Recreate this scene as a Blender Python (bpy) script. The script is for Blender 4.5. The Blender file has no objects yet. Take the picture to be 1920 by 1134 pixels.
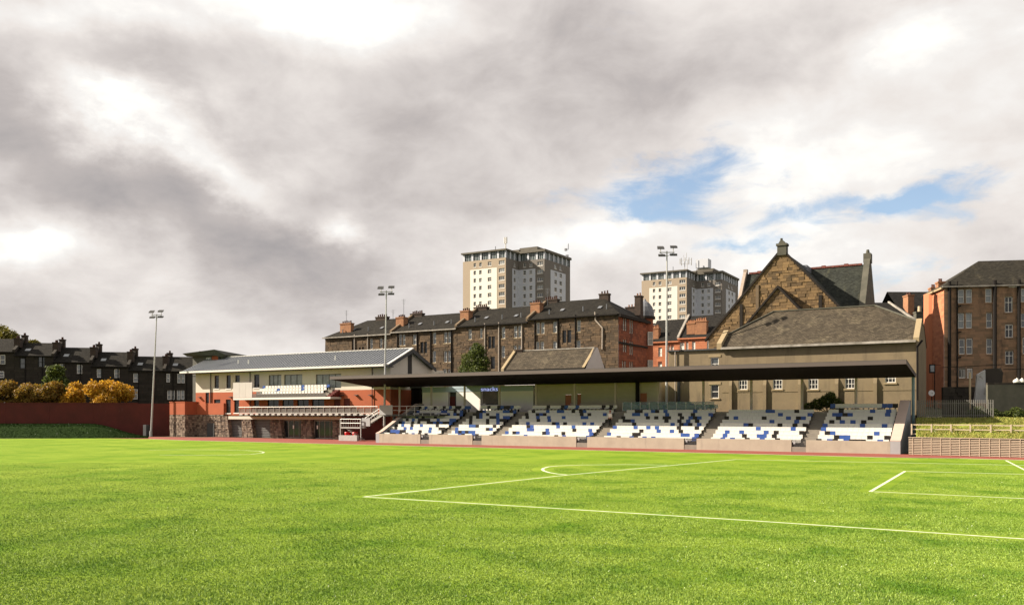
import bpy, math, random
import numpy as np
from mathutils import Vector
S = bpy.context.scene
C = S.collection
PI = math.pi
rng = random.Random(7)

# ------------------------------------------------------------------ camera, sky, sun, exposure
YAW = math.radians(30.3)
CS, SN = math.cos(YAW), math.sin(YAW)
CAMZ, FOC, HOR = 3.7, 1600.0, 775.0
cam = bpy.data.objects.new('camera', bpy.data.cameras.new('camera'))
C.objects.link(cam); S.camera = cam
cam.location = (0, 0, CAMZ); cam.rotation_euler = (PI/2, 0, YAW)
cam.data.sensor_width = 36; cam.data.lens = FOC/1920*36
cam.data.shift_y = (HOR-567)/1920
cam.data.clip_start = .2; cam.data.clip_end = 9000
SUN = Vector((-1, -.47, .74)).normalized()
sun = bpy.data.objects.new('sun', bpy.data.lights.new('sun', 'SUN'))
C.objects.link(sun); sun.data.energy = 5.0; sun.data.angle = math.radians(.5); sun.data.color = (1, .87, .70)
sun.rotation_euler = SUN.to_track_quat('Z', 'Y').to_euler(); sun.location = (-60, -20, 90)
S.view_settings.view_transform = 'Standard'; S.view_settings.look = 'None'
S.view_settings.gamma = 1; S.view_settings.use_curve_mapping = False
S.view_settings.exposure = 1.25
try:
    S.cycles.max_bounces = 6; S.cycles.transparent_max_bounces = 8; S.cycles.caustics_reflective = False; S.cycles.caustics_refractive = False
except Exception: pass

W = bpy.data.worlds.new('World'); S.world = W; W.use_nodes = True
def make_sky():
    nt = W.node_tree; N = nt.nodes; L = nt.links; N.clear()
    def lk(a, sock):
        if isinstance(a, (int, float)): sock.default_value = a
        else: L.new(a, sock)
    def mth(op, a, b=0., c=None):
        n = N.new('ShaderNodeMath'); n.operation = op; lk(a, n.inputs[0]); lk(b, n.inputs[1])
        if c is not None: lk(c, n.inputs[2])
        return n.outputs[0]
    sky = N.new('ShaderNodeTexSky'); sky.sky_type = 'NISHITA'; sky.sun_disc = False
    sky.sun_elevation = math.asin(SUN.z); sky.sun_rotation = math.atan2(SUN.x, SUN.y) % (2*PI)
    tc = N.new('ShaderNodeTexCoord')
    # slow domain warp, so cloud edges are ragged
    def noise(vec, scale, det, rough, dim='3D', dist=0.):
        n = N.new('ShaderNodeTexNoise'); L.new(vec, n.inputs['Vector']); n.inputs['Scale'].default_value = scale
        n.inputs['Detail'].default_value = det; n.inputs['Roughness'].default_value = rough; n.inputs['Distortion'].default_value = dist
        return n
    sep = N.new('ShaderNodeSeparateXYZ'); L.new(tc.outputs['Generated'], sep.inputs[0])
    zz = mth('ADD', mth('MAXIMUM', sep.outputs[2], 0.), .24)
    cx = mth('DIVIDE', sep.outputs[0], zz); cy = mth('DIVIDE', sep.outputs[1], zz)
    pl = N.new('ShaderNodeCombineXYZ'); L.new(cx, pl.inputs[0]); L.new(cy, pl.inputs[1])
    dm = N.new('ShaderNodeMapping'); dm.inputs['Scale'].default_value = (1, 1, 1.75); dm.inputs['Location'].default_value = (3.1, 1.7, .4); L.new(tc.outputs['Generated'], dm.inputs[0])
    big = noise(dm.outputs[0], 3.2, 5, .50, dist=.25)
    fine = noise(dm.outputs[0], 8.5, 8, .57, dist=.25)
    far = noise(pl.outputs[0], 2.2, 7, .58, dist=.3)
    wrp = noise(dm.outputs[0], 5.0, 7, .60)
    ws = N.new('ShaderNodeSeparateColor'); L.new(wrp.outputs['Color'], ws.inputs[0])
    az = mth('ADD', mth('ARCTAN2', sep.outputs[0], sep.outputs[1]), YAW)
    el = mth('ARCSINE', sep.outputs[2])
    az = mth('ADD', az, mth('MULTIPLY', mth('SUBTRACT', ws.outputs[0], .5), .20))
    el = mth('ADD', el, mth('MULTIPLY', mth('SUBTRACT', ws.outputs[1], .5), .13))
    def blob(px, py, sx, sy, amp, rot=0.):
        a0 = math.atan((px-960)/FOC); e0 = math.atan((HOR-py)/FOC*math.cos(a0))
        da = mth('SUBTRACT', az, a0); de = mth('SUBTRACT', el, e0)
        c, s = math.cos(rot), math.sin(rot)
        p = mth('ADD', mth('MULTIPLY', da, c*FOC/sx), mth('MULTIPLY', de, -s*FOC/sx))
        q = mth('ADD', mth('MULTIPLY', da, s*FOC/sy), mth('MULTIPLY', de, c*FOC/sy))
        r = mth('ADD', mth('MULTIPLY', p, p), mth('MULTIPLY', q, q))
        return mth('MULTIPLY', mth('EXPONENT', mth('MULTIPLY', r, -1.)), amp)
    def total(bl):
        t = 0.
        for b in bl: t = mth('ADD', blob(*b), t)
        return t
    # rotation > 0 tilts a streak downwards to the right
    lum = total([(120, 15, 260, 45, .40), (620, 20, 260, 60, .45), (330, 255, 190, 42, .52, .42), (170, 190, 80, 40, .22, .3),
                 (40, 450, 130, 50, .55, .15), (625, 430, 50, 34, .50), (1690, 50, 110, 60, .35), (1100, 430, 170, 45, .30),
                 (1480, 330, 330, 110, .22), (1780, 460, 260, 90, .22), (330, 620, 260, 60, .24, .2), (1500, 540, 300, 60, .20),
                 (880, 470, 200, 60, .12), (1500, 200, 500, 200, .10),
                 (330, 110, 420, 60, -.20), (190, 330, 330, 75, -.34, .36), (480, 430, 200, 60, -.24, .3), (960, 170, 330, 120, -.16), (760, 330, 200, 60, -.10),
                 (1350, 100, 330, 80, -.10), (120, 560, 240, 45, -.06), (680, 520, 180, 40, -.05)])
    lum = mth('ADD', lum, mth('MULTIPLY', mth('SUBTRACT', big.outputs[0], .5), .95))
    lum = mth('ADD', lum, mth('MULTIPLY', mth('SUBTRACT', fine.outputs[0], .5), .85))
    lum = mth('ADD', lum, mth('MULTIPLY', mth('SUBTRACT', far.outputs[0], .5), .30))
    lum = mth('ADD', lum, .50)
    cr = N.new('ShaderNodeValToRGB'); L.new(lum, cr.inputs[0]); r = cr.color_ramp
    r.elements[0].position = 0.; r.elements[0].color = (.170, .160, .160, 1)
    r.elements[1].position = 1.; r.elements[1].color = (.50, .485, .455, 1)
    for p, c in ((.25, (.232, .213, .206, 1)), (.45, (.298, .277, .266, 1)), (.63, (.358, .336, .320, 1)), (.80, (.395, .383, .370, 1))):
        e = r.elements.new(p); e.color = c
    gap = total([(1290, 330, 190, 34, 1.05, -.06), (1215, 380, 130, 26, .95), (1700, 362, 140, 36, 1.05), (1540, 385, 200, 28, .85), (1400, 440, 130, 15, .85), (1740, 420, 80, 16, .6), (1690, 540, 90, 30, .95), (1000, 355, 60, 10, .3)])
    tw = N.new('ShaderNodeMapping'); tw.inputs['Scale'].default_value = (1, 1, 2.6); L.new(tc.outputs['Generated'], tw.inputs[0])
    wisp = noise(tw.outputs[0], 15., 8, .60, dist=.5)
    gap = mth('ADD', gap, mth('MULTIPLY', mth('SUBTRACT', wisp.outputs[0], .5), 2.1))
    gap = mth('ADD', gap, mth('MULTIPLY', mth('SUBTRACT', big.outputs[0], .5), .5))
    hi = N.new('ShaderNodeMapRange'); hi.interpolation_type = 'SMOOTHSTEP'; L.new(sep.outputs[2], hi.inputs[0]); hi.inputs[1].default_value = .45; hi.inputs[2].default_value = .95; hi.inputs[4].default_value = .38
    gap = mth('ADD', gap, hi.outputs[0])
    mr = N.new('ShaderNodeMapRange'); mr.interpolation_type = 'SMOOTHSTEP'; L.new(gap, mr.inputs[0])
    mr.inputs[1].default_value = .34; mr.inputs[2].default_value = 1.35; mr.inputs[4].default_value = .92
    bg1 = N.new('ShaderNodeBackground'); L.new(sky.outputs[0], bg1.inputs[0]); bg1.inputs[1].default_value = .075
    bg2 = N.new('ShaderNodeBackground'); L.new(cr.outputs[0], bg2.inputs[0]); bg2.inputs[1].default_value = 1.
    mx = N.new('ShaderNodeMixShader'); L.new(mr.outputs[0], mx.inputs[0]); L.new(bg2.outputs[0], mx.inputs[1]); L.new(bg1.outputs[0], mx.inputs[2])
    out = N.new('ShaderNodeOutputWorld'); L.new(mx.outputs[0], out.inputs[0])
make_sky()

# ------------------------------------------------------------------ pixel -> place helpers
def ray(px):
    t = (px-960)/FOC
    return (-SN+CS*t, CS+SN*t)
def atk(px, py, k):
    d = ray(px); return (d[0]*k, d[1]*k, CAMZ+(HOR-py)/FOC*k)
def ground(px, py, z=0.):
    k = (CAMZ-z)*FOC/(py-HOR); d = ray(px); return (d[0]*k, d[1]*k)
def onY(px, py, Y):
    d = ray(px); k = Y/d[1]; return (d[0]*k, Y, CAMZ+(HOR-py)/FOC*k)
def onX(px, py, X):
    d = ray(px); k = X/d[0]; return (X, d[1]*k, CAMZ+(HOR-py)/FOC*k)
Z = {'z1': (0, 560, 4.05), 'z2': (340, 630, 5.4), 'z3': (600, 630, 5.4), 'z4': (600, 540, 6.4), 'z5': (880, 530, 5.333), 'z6': (850, 430, 7.0875),
     'z7': (1190, 450, 4.724), 'z8': (1330, 440, 4.536), 'z9': (1630, 480, 5.155), 'y2': (1690, 640, 5.157), 'y3': (1460, 660, 5.671),
     'y4': (1240, 660, 5.669), 'y5': (1020, 680, 6.3), 'y6': (820, 690, 7.086), 'y7': (620, 680, 6.673), 'p': (0, 0, 1)}
class Fac:
    """a vertical facade plane: origin, heading; gives local (along, height) of what is seen at a pixel"""
    def __init__(s, ox, oy, rz=0.):
        s.o = (ox, oy); s.rz = rz; s.c = math.cos(rz); s.s = math.sin(rz)
    def at(s, zn, x, y, off=0.):
        a, b, q = Z[zn]; px = a+x/q; py = b+y/q
        d = ray(px); n = (-s.s, s.c)
        k = (s.o[0]*n[0]+s.o[1]*n[1]+off)/(d[0]*n[0]+d[1]*n[1])
        wx, wy = d[0]*k-s.o[0], d[1]*k-s.o[1]
        return (wx*s.c+wy*s.s, CAMZ+(HOR-py)/FOC*k)
    def rect(s, zn, x0, y0, x1, y1, off=0.):
        ym = (y0+y1)/2; xm = (x0+x1)/2
        return (s.at(zn, x0, ym, off)[0], s.at(zn, x1, ym, off)[0], s.at(zn, xm, y1, off)[1], s.at(zn, xm, y0, off)[1])

# ------------------------------------------------------------------ materials
def mat(name, col, col2=None, scale=3., rough=.85, bump=0., bscale=None, island=0., spec=.3, metal=0., detail=5., stretch=None, third=None, ipal=None, emis=None, ndist=0.):
    m = bpy.data.materials.new(name); m.use_nodes = True
    nt = m.node_tree; N = nt.nodes; L = nt.links; b = N['Principled BSDF']
    b.inputs['Roughness'].default_value = rough; b.inputs['Metallic'].default_value = metal
    b.inputs['Specular IOR Level'].default_value = spec
    tc = N.new('ShaderNodeTexCoord'); vec = tc.outputs['Object']
    if stretch:
        mp = N.new('ShaderNodeMapping'); mp.inputs['Scale'].default_value = stretch; L.new(vec, mp.inputs[0]); vec = mp.outputs[0]
    c = N.new('ShaderNodeRGB'); c.outputs[0].default_value = (*col, 1); cur = c.outputs[0]
    if ipal:
        g = N.new('ShaderNodeNewGeometry'); r = N.new('ShaderNodeValToRGB'); r.color_ramp.interpolation = 'LINEAR'
        els = r.color_ramp.elements
        for i, cc in enumerate(ipal):
            p = i/(len(ipal)-1)
            if i == 0: e = els[0]; e.position = 0
            elif i == len(ipal)-1: e = els[1]; e.position = 1
            else: e = els.new(p)
            e.color = (*cc, 1)
        L.new(g.outputs['Random Per Island'], r.inputs[0]); cur = r.outputs[0]
    if col2:
        n = N.new('ShaderNodeTexNoise'); L.new(vec, n.inputs['Vector']); n.inputs['Scale'].default_value = scale
        n.inputs['Detail'].default_value = detail; n.inputs['Roughness'].default_value = .62; n.inputs['Distortion'].default_value = ndist
        r = N.new('ShaderNodeMapRange'); r.inputs[1].default_value = .32; r.inputs[2].default_value = .68; L.new(n.outputs[0], r.inputs[0])
        x = N.new('ShaderNodeMix'); x.data_type = 'RGBA'; L.new(r.outputs[0], x.inputs[0]); L.new(cur, x.inputs[6]); x.inputs[7].default_value = (*col2, 1)
        if ipal: 
            mm = N.new('ShaderNodeMath'); mm.operation = 'MULTIPLY'; mm.inputs[1].default_value = .30; L.new(r.outputs[0], mm.inputs[0]); L.new(mm.outputs[0], x.inputs[0])
        cur = x.outputs[2]
    if third:
        tcol, tscale, lo, hi = third[:4]
        n = N.new('ShaderNodeTexNoise'); n.inputs['Scale'].default_value = tscale; n.inputs['Detail'].default_value = 6; n.inputs['Roughness'].default_value = .65
        v3 = tc.outputs['Object']
        if len(third) > 4:
            mp = N.new('ShaderNodeMapping'); mp.inputs['Scale'].default_value = third[4]; L.new(v3, mp.inputs[0]); v3 = mp.outputs[0]
        L.new(v3, n.inputs['Vector'])
        r = N.new('ShaderNodeMapRange'); r.inputs[1].default_value = lo; r.inputs[2].default_value = hi; L.new(n.outputs[0], r.inputs[0])
        x = N.new('ShaderNodeMix'); x.data_type = 'RGBA'; L.new(r.outputs[0], x.inputs[0]); L.new(cur, x.inputs[6]); x.inputs[7].default_value = (*tcol, 1); cur = x.outputs[2]
    if island:
        g = N.new('ShaderNodeNewGeometry'); h = N.new('ShaderNodeHueSaturation')
        r = N.new('ShaderNodeMapRange'); r.inputs[3].default_value = 1-island; r.inputs[4].default_value = 1+island
        L.new(g.outputs['Random Per Island'], r.inputs[0]); L.new(r.outputs[0], h.inputs['Value']); L.new(cur, h.inputs['Color']); cur = h.outputs[0]
    L.new(cur, b.inputs['Base Color'])
    if bump:
        n = N.new('ShaderNodeTexNoise'); L.new(vec, n.inputs['Vector']); n.inputs['Scale'].default_value = bscale or scale*4; n.inputs['Detail'].default_value = 4
        bp = N.new('ShaderNodeBump'); bp.inputs['Strength'].default_value = bump; bp.inputs['Distance'].default_value = .05
        L.new(n.outputs[0], bp.inputs['Height']); L.new(bp.outputs[0], b.inputs['Normal'])
    if emis:
        b.inputs['Emission Color'].default_value = (*emis[0], 1); b.inputs['Emission Strength'].default_value = emis[1]
    return m
def glassmat(name, col, rough=.06, spec=.8, alpha=1., var=None):
    m = mat(name, col, var, 1.2, rough, spec=spec)
    b = m.node_tree.nodes['Principled BSDF']
    b.inputs['Alpha'].default_value = alpha
    return m
M = {}
def slate(name, a, b, course=.24, third=None, stretch=(1, 1, 1)):
    """slate courses: fine joints across the slope and broken bond, tone changing from slate to slate"""
    m = mat(name, a, b, .8, .85, third=third, spec=.12)
    nt = m.node_tree; N = nt.nodes; L = nt.links; bs = N['Principled BSDF']
    tc = N.new('ShaderNodeTexCoord'); s = N.new('ShaderNodeSeparateXYZ'); L.new(tc.outputs['Object'], s.inputs[0])
    cb = N.new('ShaderNodeCombineXYZ'); L.new(s.outputs[0], cb.inputs[0])
    mu = N.new('ShaderNodeMath'); mu.operation = 'MULTIPLY'; mu.inputs[1].default_value = 1.8; L.new(s.outputs[2], mu.inputs[0]); L.new(mu.outputs[0], cb.inputs[1])
    br = N.new('ShaderNodeTexBrick'); L.new(cb.outputs[0], br.inputs['Vector']); br.inputs['Scale'].default_value = 1
    br.inputs['Brick Width'].default_value = course*1.4; br.inputs['Row Height'].default_value = course; br.inputs['Mortar Size'].default_value = .018
    br.inputs['Color1'].default_value = (.62, .62, .62, 1); br.inputs['Color2'].default_value = (1.25, 1.25, 1.25, 1); br.inputs['Mortar'].default_value = (.45, .45, .45, 1)
    src = bs.inputs['Base Color'].links[0].from_socket
    x = N.new('ShaderNodeMix'); x.data_type = 'RGBA'; x.blend_type = 'MULTIPLY'; x.inputs[0].default_value = 1; L.new(src, x.inputs[6]); L.new(br.outputs[0], x.inputs[7])
    L.new(x.outputs[2], bs.inputs['Base Color'])
    bp = N.new('ShaderNodeBump'); bp.inputs['Strength'].default_value = .5; bp.inputs['Distance'].default_value = .03; L.new(br.outputs['Fac'], bp.inputs['Height']); bp.invert = True
    L.new(bp.outputs[0], bs.inputs['Normal'])
    return m
M['turf'] = mat('turf', (.122, .214, .010), (.215, .298, .028), .16, .95, bump=.6, bscale=60, third=((.090, .185, .007), .34, .48, .72), spec=.1)
M['blade'] = mat('grass blade', (.15, .27, .02), rough=.7, ipal=[(.030, .100, .003), (.084, .205, .006), (.150, .300, .014), (.38, .50, .11)], third=((.052, .145, .004), .34, .46, .70), spec=.25)
M['track'] = mat('red running track', (.235, .062, .045), (.20, .055, .042), .7, .95, bump=.2, bscale=40)
M['line'] = mat('white line paint', (.62, .65, .52), (.40, .48, .26), 3.5, .9)
M['dirt'] = mat('rough ground', (.10, .085, .06), (.06, .075, .03), .2, 1)
M['concrete'] = mat('pale concrete', (.40, .355, .285), (.33, .29, .235), .7, .9, bump=.15, bscale=14, third=((.27, .24, .20), 1.3, .56, .72, (1, 1, .15)))
M['conc_dark'] = mat('step concrete', (.25, .225, .19), (.20, .18, .155), 1.2, .9, bump=.1)
M['coping'] = mat('rendered coping', (.46, .36, .31), (.42, .33, .28), 1., .85)
M['endwall'] = mat('grey render', (.33, .335, .35), (.29, .30, .315), .8, .85)
M['fascia'] = mat('brown metal fascia', (.105, .085, .082), (.095, .077, .075), .5, .55)
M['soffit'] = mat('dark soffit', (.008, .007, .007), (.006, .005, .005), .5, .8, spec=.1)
M['column'] = mat('buff column', (.52, .46, .39), (.47, .42, .355), 1, .8)
M['colteal'] = mat('teal column', (.16, .25, .28), (.14, .22, .25), 1, .6)
M['seatw'] = mat('white seat plastic', (.64, .625, .59), (.57, .56, .53), .5, .5)
M['seatb'] = mat('blue seat plastic', (.045, .085, .30), (.03, .095, .28), .25, .5)
M['seatk'] = mat('black seat plastic', (.012, .010, .010), (.02, .016, .015), .5, .5)
M['seatleg'] = mat('seat bracket', (.02, .02, .02), rough=.6)
M['gate'] = mat('gate metal', (.05, .05, .052), (.07, .07, .07), 3, .5, metal=.3)
M['glassgreen'] = glassmat('green glass', (.08, .20, .19), .05, .6, .42)
M['steel'] = mat('galvanised steel', (.44, .44, .43), (.36, .36, .36), 3, .45, metal=.35)
M['lampdark'] = mat('lamp housing', (.06, .06, .06), rough=.5)
M['kiosk'] = mat('grey white render', (.82, .79, .76), (.77, .74, .71), .6, .9)
M['khakiwall'] = mat('khaki blockwork', (.50, .455, .33), (.43, .39, .28), 1.3, .95, bump=.15, stretch=(.6, 1, 2.4))
M['blueband'] = mat('blue grey band', (.34, .42, .48), rough=.6)
M['screen'] = mat('dark hatch shutter', (.035, .035, .038), (.05, .05, .052), 1, .35)
M['sign'] = mat('lit sign letters', (.55, .60, .95), rough=.5, emis=((.45, .52, 1.0), .28))
M['orangedoor'] = mat('orange brown door', (.42, .15, .07), (.35, .12, .06), 2, .6)
M['reddoor'] = mat('dark red door', (.10, .015, .012), rough=.6)
M['skin'] = mat('skin', (.48, .27, .19), rough=.6)
M['shirt'] = mat('pale grey shirt', (.82, .76, .73), (.74, .68, .65), 9, .9)
M['trousers'] = mat('black trousers', (.014, .013, .014), rough=.9)
M['hair'] = mat('red hair', (.24, .025, .03), rough=.6)
M['cream'] = mat('cream render', (.56, .52, .455), (.52, .48, .42), .5, .9, third=((.40, .33, .25), .8, .60, .8, (1, 1, .2)))
M['terra'] = mat('terracotta render', (.36, .098, .045), (.31, .085, .042), .6, .9, third=((.25, .07, .04), .9, .60, .8, (1, 1, .2)))
M['redwall'] = mat('dark red wall paint', (.115, .024, .019), (.075, .019, .015), .35, .9, third=((.20, .10, .085), 1.1, .64, .74, (1.8, 1, .3)), bump=.2)
M['gabion'] = mat('gabion stone', (.26, .19, .15), (.14, .10, .085), 2.5, .95, ipal=[(.085, .062, .048), (.165, .122, .094), (.24, .185, .142), (.33, .26, .20)])
M['gabionback'] = mat('gabion shadow joint', (.055, .042, .036), rough=1)
M['mesh'] = mat('gabion wire', (.10, .09, .085), rough=.6, metal=.3)
M['shutter'] = mat('roller shutter', (.16, .16, .16), (.13, .13, .13), 2, .5, metal=.2)
M['roofmetal'] = mat('blue grey metal roof', (.040, .047, .060), (.034, .040, .052), .6, .45, metal=.2)
M['seam'] = mat('pale roof seam', (.34, .36, .39), rough=.4, metal=.2)
M['whitemetal'] = mat('white metal', (.66, .65, .62), (.60, .59, .57), 1.5, .5)
M['darkmetal'] = mat('dark grey metal', (.055, .058, .062), (.045, .047, .05), 1, .55)
M['darkclad'] = mat('dark olive cladding', (.085, .085, .075), (.07, .07, .06), 1, .7)
M['frame_d'] = mat('dark window frame', (.025, .025, .026), rough=.5)
M['frame_w'] = mat('white window frame', (.66, .64, .60), rough=.5)
M['frame_g'] = mat('weathered window frame', (.30, .28, .25), rough=.6)
M['pane'] = glassmat('window glass', (.05, .06, .065), .05, .9)
M['pane_l'] = glassmat('curtained and sky-pale glass', (.26, .28, .29), .12, .6, var=(.13, .15, .16))
M['pane_d'] = glassmat('dark glass', (.018, .02, .022), .08, .5)
M['binred'] = mat('red bin plastic', (.48, .012, .018), rough=.45)
M['paper'] = mat('paper notice', (.75, .74, .70), rough=.9)
SAND = [(.055, .042, .030), (.21, .145, .080), (.43, .300, .160), (.56, .40, .21), (.70, .53, .30), (.14, .095, .058)]
M['sand'] = mat('weathered sandstone', (.2, .14, .08), (.10, .072, .045), .22, .95, ipal=SAND, third=((.075, .056, .040), .33, .57, .74, (1, 1, .4)), bump=.3, bscale=9)
M['sandback'] = mat('sandstone mortar', (.17, .125, .08), (.12, .09, .06), 1, 1)
M['church'] = mat('golden sandstone', (.3, .2, .1), (.10, .07, .038), .3, .95, ipal=[(.09, .062, .035), (.38, .255, .115), (.54, .375, .175), (.70, .51, .265), (.26, .17, .082)], third=((.060, .047, .030), .24, .54, .70), bump=.3, bscale=9)
M['blackstone'] = mat('sooty stone', (.06, .05, .04), (.03, .025, .02), .5, .95, ipal=[(.022, .019, .015), (.09, .075, .058), (.22, .18, .135), (.50, .41, .30), (.04, .034, .027)], bump=.3, bscale=9)
M['blackback'] = mat('sooty mortar', (.022, .018, .015), rough=1)
M['redstone'] = mat('red sandstone', (.27, .085, .045), (.15, .05, .032), .6, .9, ipal=[(.16, .055, .033), (.22, .072, .040), (.28, .090, .048), (.31, .105, .055)], third=((.075, .03, .024), .5, .55, .72, (1, 1, .4)))
M['redback'] = mat('red mortar', (.13, .05, .035), rough=1)
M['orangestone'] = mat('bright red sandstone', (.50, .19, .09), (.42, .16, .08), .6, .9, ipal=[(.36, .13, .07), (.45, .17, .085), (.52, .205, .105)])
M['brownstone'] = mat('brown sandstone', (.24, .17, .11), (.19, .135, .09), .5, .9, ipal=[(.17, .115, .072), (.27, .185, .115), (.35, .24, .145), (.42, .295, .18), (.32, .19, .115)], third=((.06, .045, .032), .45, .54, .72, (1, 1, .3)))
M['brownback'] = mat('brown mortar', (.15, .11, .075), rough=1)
M['slate'] = slate('grey slate', (.022, .020, .016), (.015, .0135, .011), third=((.042, .038, .028), .7, .58, .8))
M['slate_d'] = slate('dark slate', (.024, .022, .019), (.017, .016, .015), third=((.042, .037, .03), .9, .60, .82))
M['slate_l'] = slate('lichened slate', (.080, .066, .047), (.056, .047, .035), third=((.125, .105, .072), .6, .54, .74, (1, 1, .5)))
M['slate_m'] = slate('mossy slate', (.040, .036, .028), (.028, .026, .021), third=((.068, .060, .042), .5, .55, .75, (1.5, 1, .3)))
M['slate_g'] = slate('green black slate', (.042, .046, .038), (.03, .034, .03), third=((.085, .085, .055), .5, .55, .78, (2, 1, .25)))
M['ridge_red'] = mat('red ridge tile', (.20, .065, .05), (.12, .05, .04), 3, .9)
M['lead'] = mat('grey lead', (.16, .17, .19), (.12, .13, .15), 1, .6)
M['harl'] = mat('khaki roughcast', (.215, .170, .105), (.178, .141, .09), .9, .95, bump=.4, bscale=22, third=((.115, .094, .064), .55, .53, .74, (1.6, 1, .22)))
M['harlgrey'] = mat('grey roughcast', (.62, .585, .585), (.56, .53, .53), .8, .95, bump=.2, bscale=20)
M['stucco'] = mat('buff dressings', (.30, .235, .14), (.26, .205, .125), 2, .9)
M['brick_o'] = mat('orange brick', (.33, .165, .085), (.22, .11, .065), 2.5, .95)
M['brick_d'] = mat('sooty brick', (.062, .043, .034), (.036, .028, .023), 2, .95)
M['pot'] = mat('clay pot', (.36, .19, .10), (.26, .12, .07), 6, .9)
M['pot_d'] = mat('dark clay pot', (.075, .036, .028), rough=.9)
M['gutter'] = mat('weathered gutter', (.36, .335, .30), (.18, .165, .14), 1.2, .7)
M['pipe'] = mat('black downpipe', (.016, .014, .013), rough=.8, spec=.1)
M['pipe_l'] = mat('pale downpipe', (.36, .31, .26), rough=.6)
M['tw_beige'] = mat('beige cladding', (.36, .295, .222), (.335, .275, .207), .1, .8)
M['tw_beige_shade'] = mat('shade-darkened beige cladding', (.172, .156, .140), (.16, .146, .132), .1, .8)  # beige darkened in the colour for tower faces out of the sun
M['tw_white'] = mat('white cladding', (.68, .665, .60), (.65, .635, .575), .1, .8)
M['tw_shade_grey'] = mat('shade-cooled pale cladding', (.52, .545, .60), (.50, .525, .58), .1, .8)  # white cladding cooled in colour to stand for bluish shade
M['tw_slab'] = mat('weathered roof slab', (.15, .14, .115), (.11, .10, .085), .5, .9)
M['tw_glass'] = glassmat('green grey glazing', (.045, .07, .062), .1, .6)
M['trunk'] = mat('bark', (.06, .045, .032), (.035, .027, .02), 4, .95)
M['leaf_y'] = mat('yellow leaves', (.4, .25, .03), rough=.6, ipal=[(.42, .20, .016), (.64, .34, .022), (.76, .44, .028), (.82, .54, .055), (.48, .30, .03)])
M['leaf_o'] = mat('orange brown leaves', (.3, .15, .03), rough=.6, ipal=[(.20, .10, .016), (.42, .20, .022), (.64, .31, .028), (.52, .30, .024), (.22, .16, .026)])
M['leaf_yg'] = mat('turning leaves', (.3, .25, .03), rough=.6, ipal=[(.10, .09, .014), (.20, .14, .018), (.30, .18, .018), (.14, .13, .02)])
M['leaf_g'] = mat('green leaves', (.06, .09, .02), rough=.6, ipal=[(.030, .050, .010), (.055, .085, .016), (.085, .120, .022), (.12, .15, .03)])
M['leaf_d'] = mat('dark green leaves', (.03, .05, .012), rough=.55, ipal=[(.014, .026, .006), (.026, .045, .010), (.045, .070, .015), (.085, .105, .024)])
M['bank'] = mat('bank turf', (.14, .20, .02), (.22, .23, .035), .8, .95, third=((.19, .15, .05), 1.1, .55, .75), bump=.5, bscale=20)
M['bankblade'] = mat('bank grass blade', (.15, .2, .03), rough=.8, ipal=[(.11, .17, .014), (.20, .26, .024), (.30, .32, .045), (.40, .34, .10)])
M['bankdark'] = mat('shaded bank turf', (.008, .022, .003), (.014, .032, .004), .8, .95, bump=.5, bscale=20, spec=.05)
M['timber'] = mat('weathered timber', (.44, .36, .275), (.34, .275, .21), 2.2, .85, island=.2, stretch=(.4, 3, 3))
M['timber_d'] = mat('crib earth', (.05, .042, .034), rough=1)
M['pale'] = mat('palisade steel', (.15, .143, .138), (.11, .105, .10), 2, .6)
M['ruin'] = mat('peeling white render', (.42, .42, .43), (.34, .34, .35), 1.2, .95, third=((.16, .13, .11), .9, .58, .66))
M['darkrubble'] = mat('dark rubble', (.045, .038, .032), (.03, .026, .022), 1, .95, ipal=[(.02, .017, .015), (.04, .033, .028), (.065, .055, .045)])
M['yardwall'] = mat('mossy render', (.11, .105, .083), (.07, .07, .056), .8, .95)
M['post'] = mat('pale timber post', (.42, .33, .22), rough=.8)
M['glassgrey'] = glassmat('smoked glass panel', (.16, .15, .14), .08, .5, .55)
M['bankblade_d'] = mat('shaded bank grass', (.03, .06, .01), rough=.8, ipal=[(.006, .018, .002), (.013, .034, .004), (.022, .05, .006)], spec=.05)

for k_ in list(M):
    if k_.startswith('leaf'):       # thin leaves let some of the sun through
        nt = M[k_].node_tree; bs = nt.nodes['Principled BSDF']; tr_ = nt.nodes.new('ShaderNodeBsdfTranslucent'); mx_ = nt.nodes.new('ShaderNodeMixShader'); mx_.inputs[0].default_value = .45
        nt.links.new(bs.inputs['Base Color'].links[0].from_socket, tr_.inputs[0]); out_ = nt.nodes['Material Output']
        nt.links.new(bs.outputs[0], mx_.inputs[1]); nt.links.new(tr_.outputs[0], mx_.inputs[2]); nt.links.new(mx_.outputs[0], out_.inputs[0])
M['screenpanel'] = mat('frosted balcony panel', (.50, .48, .46), (.45, .43, .415), .8, .35)
M['bufftrim'] = mat('pale stone edge', (.34, .28, .235), (.28, .23, .19), 2, .9)

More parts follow.
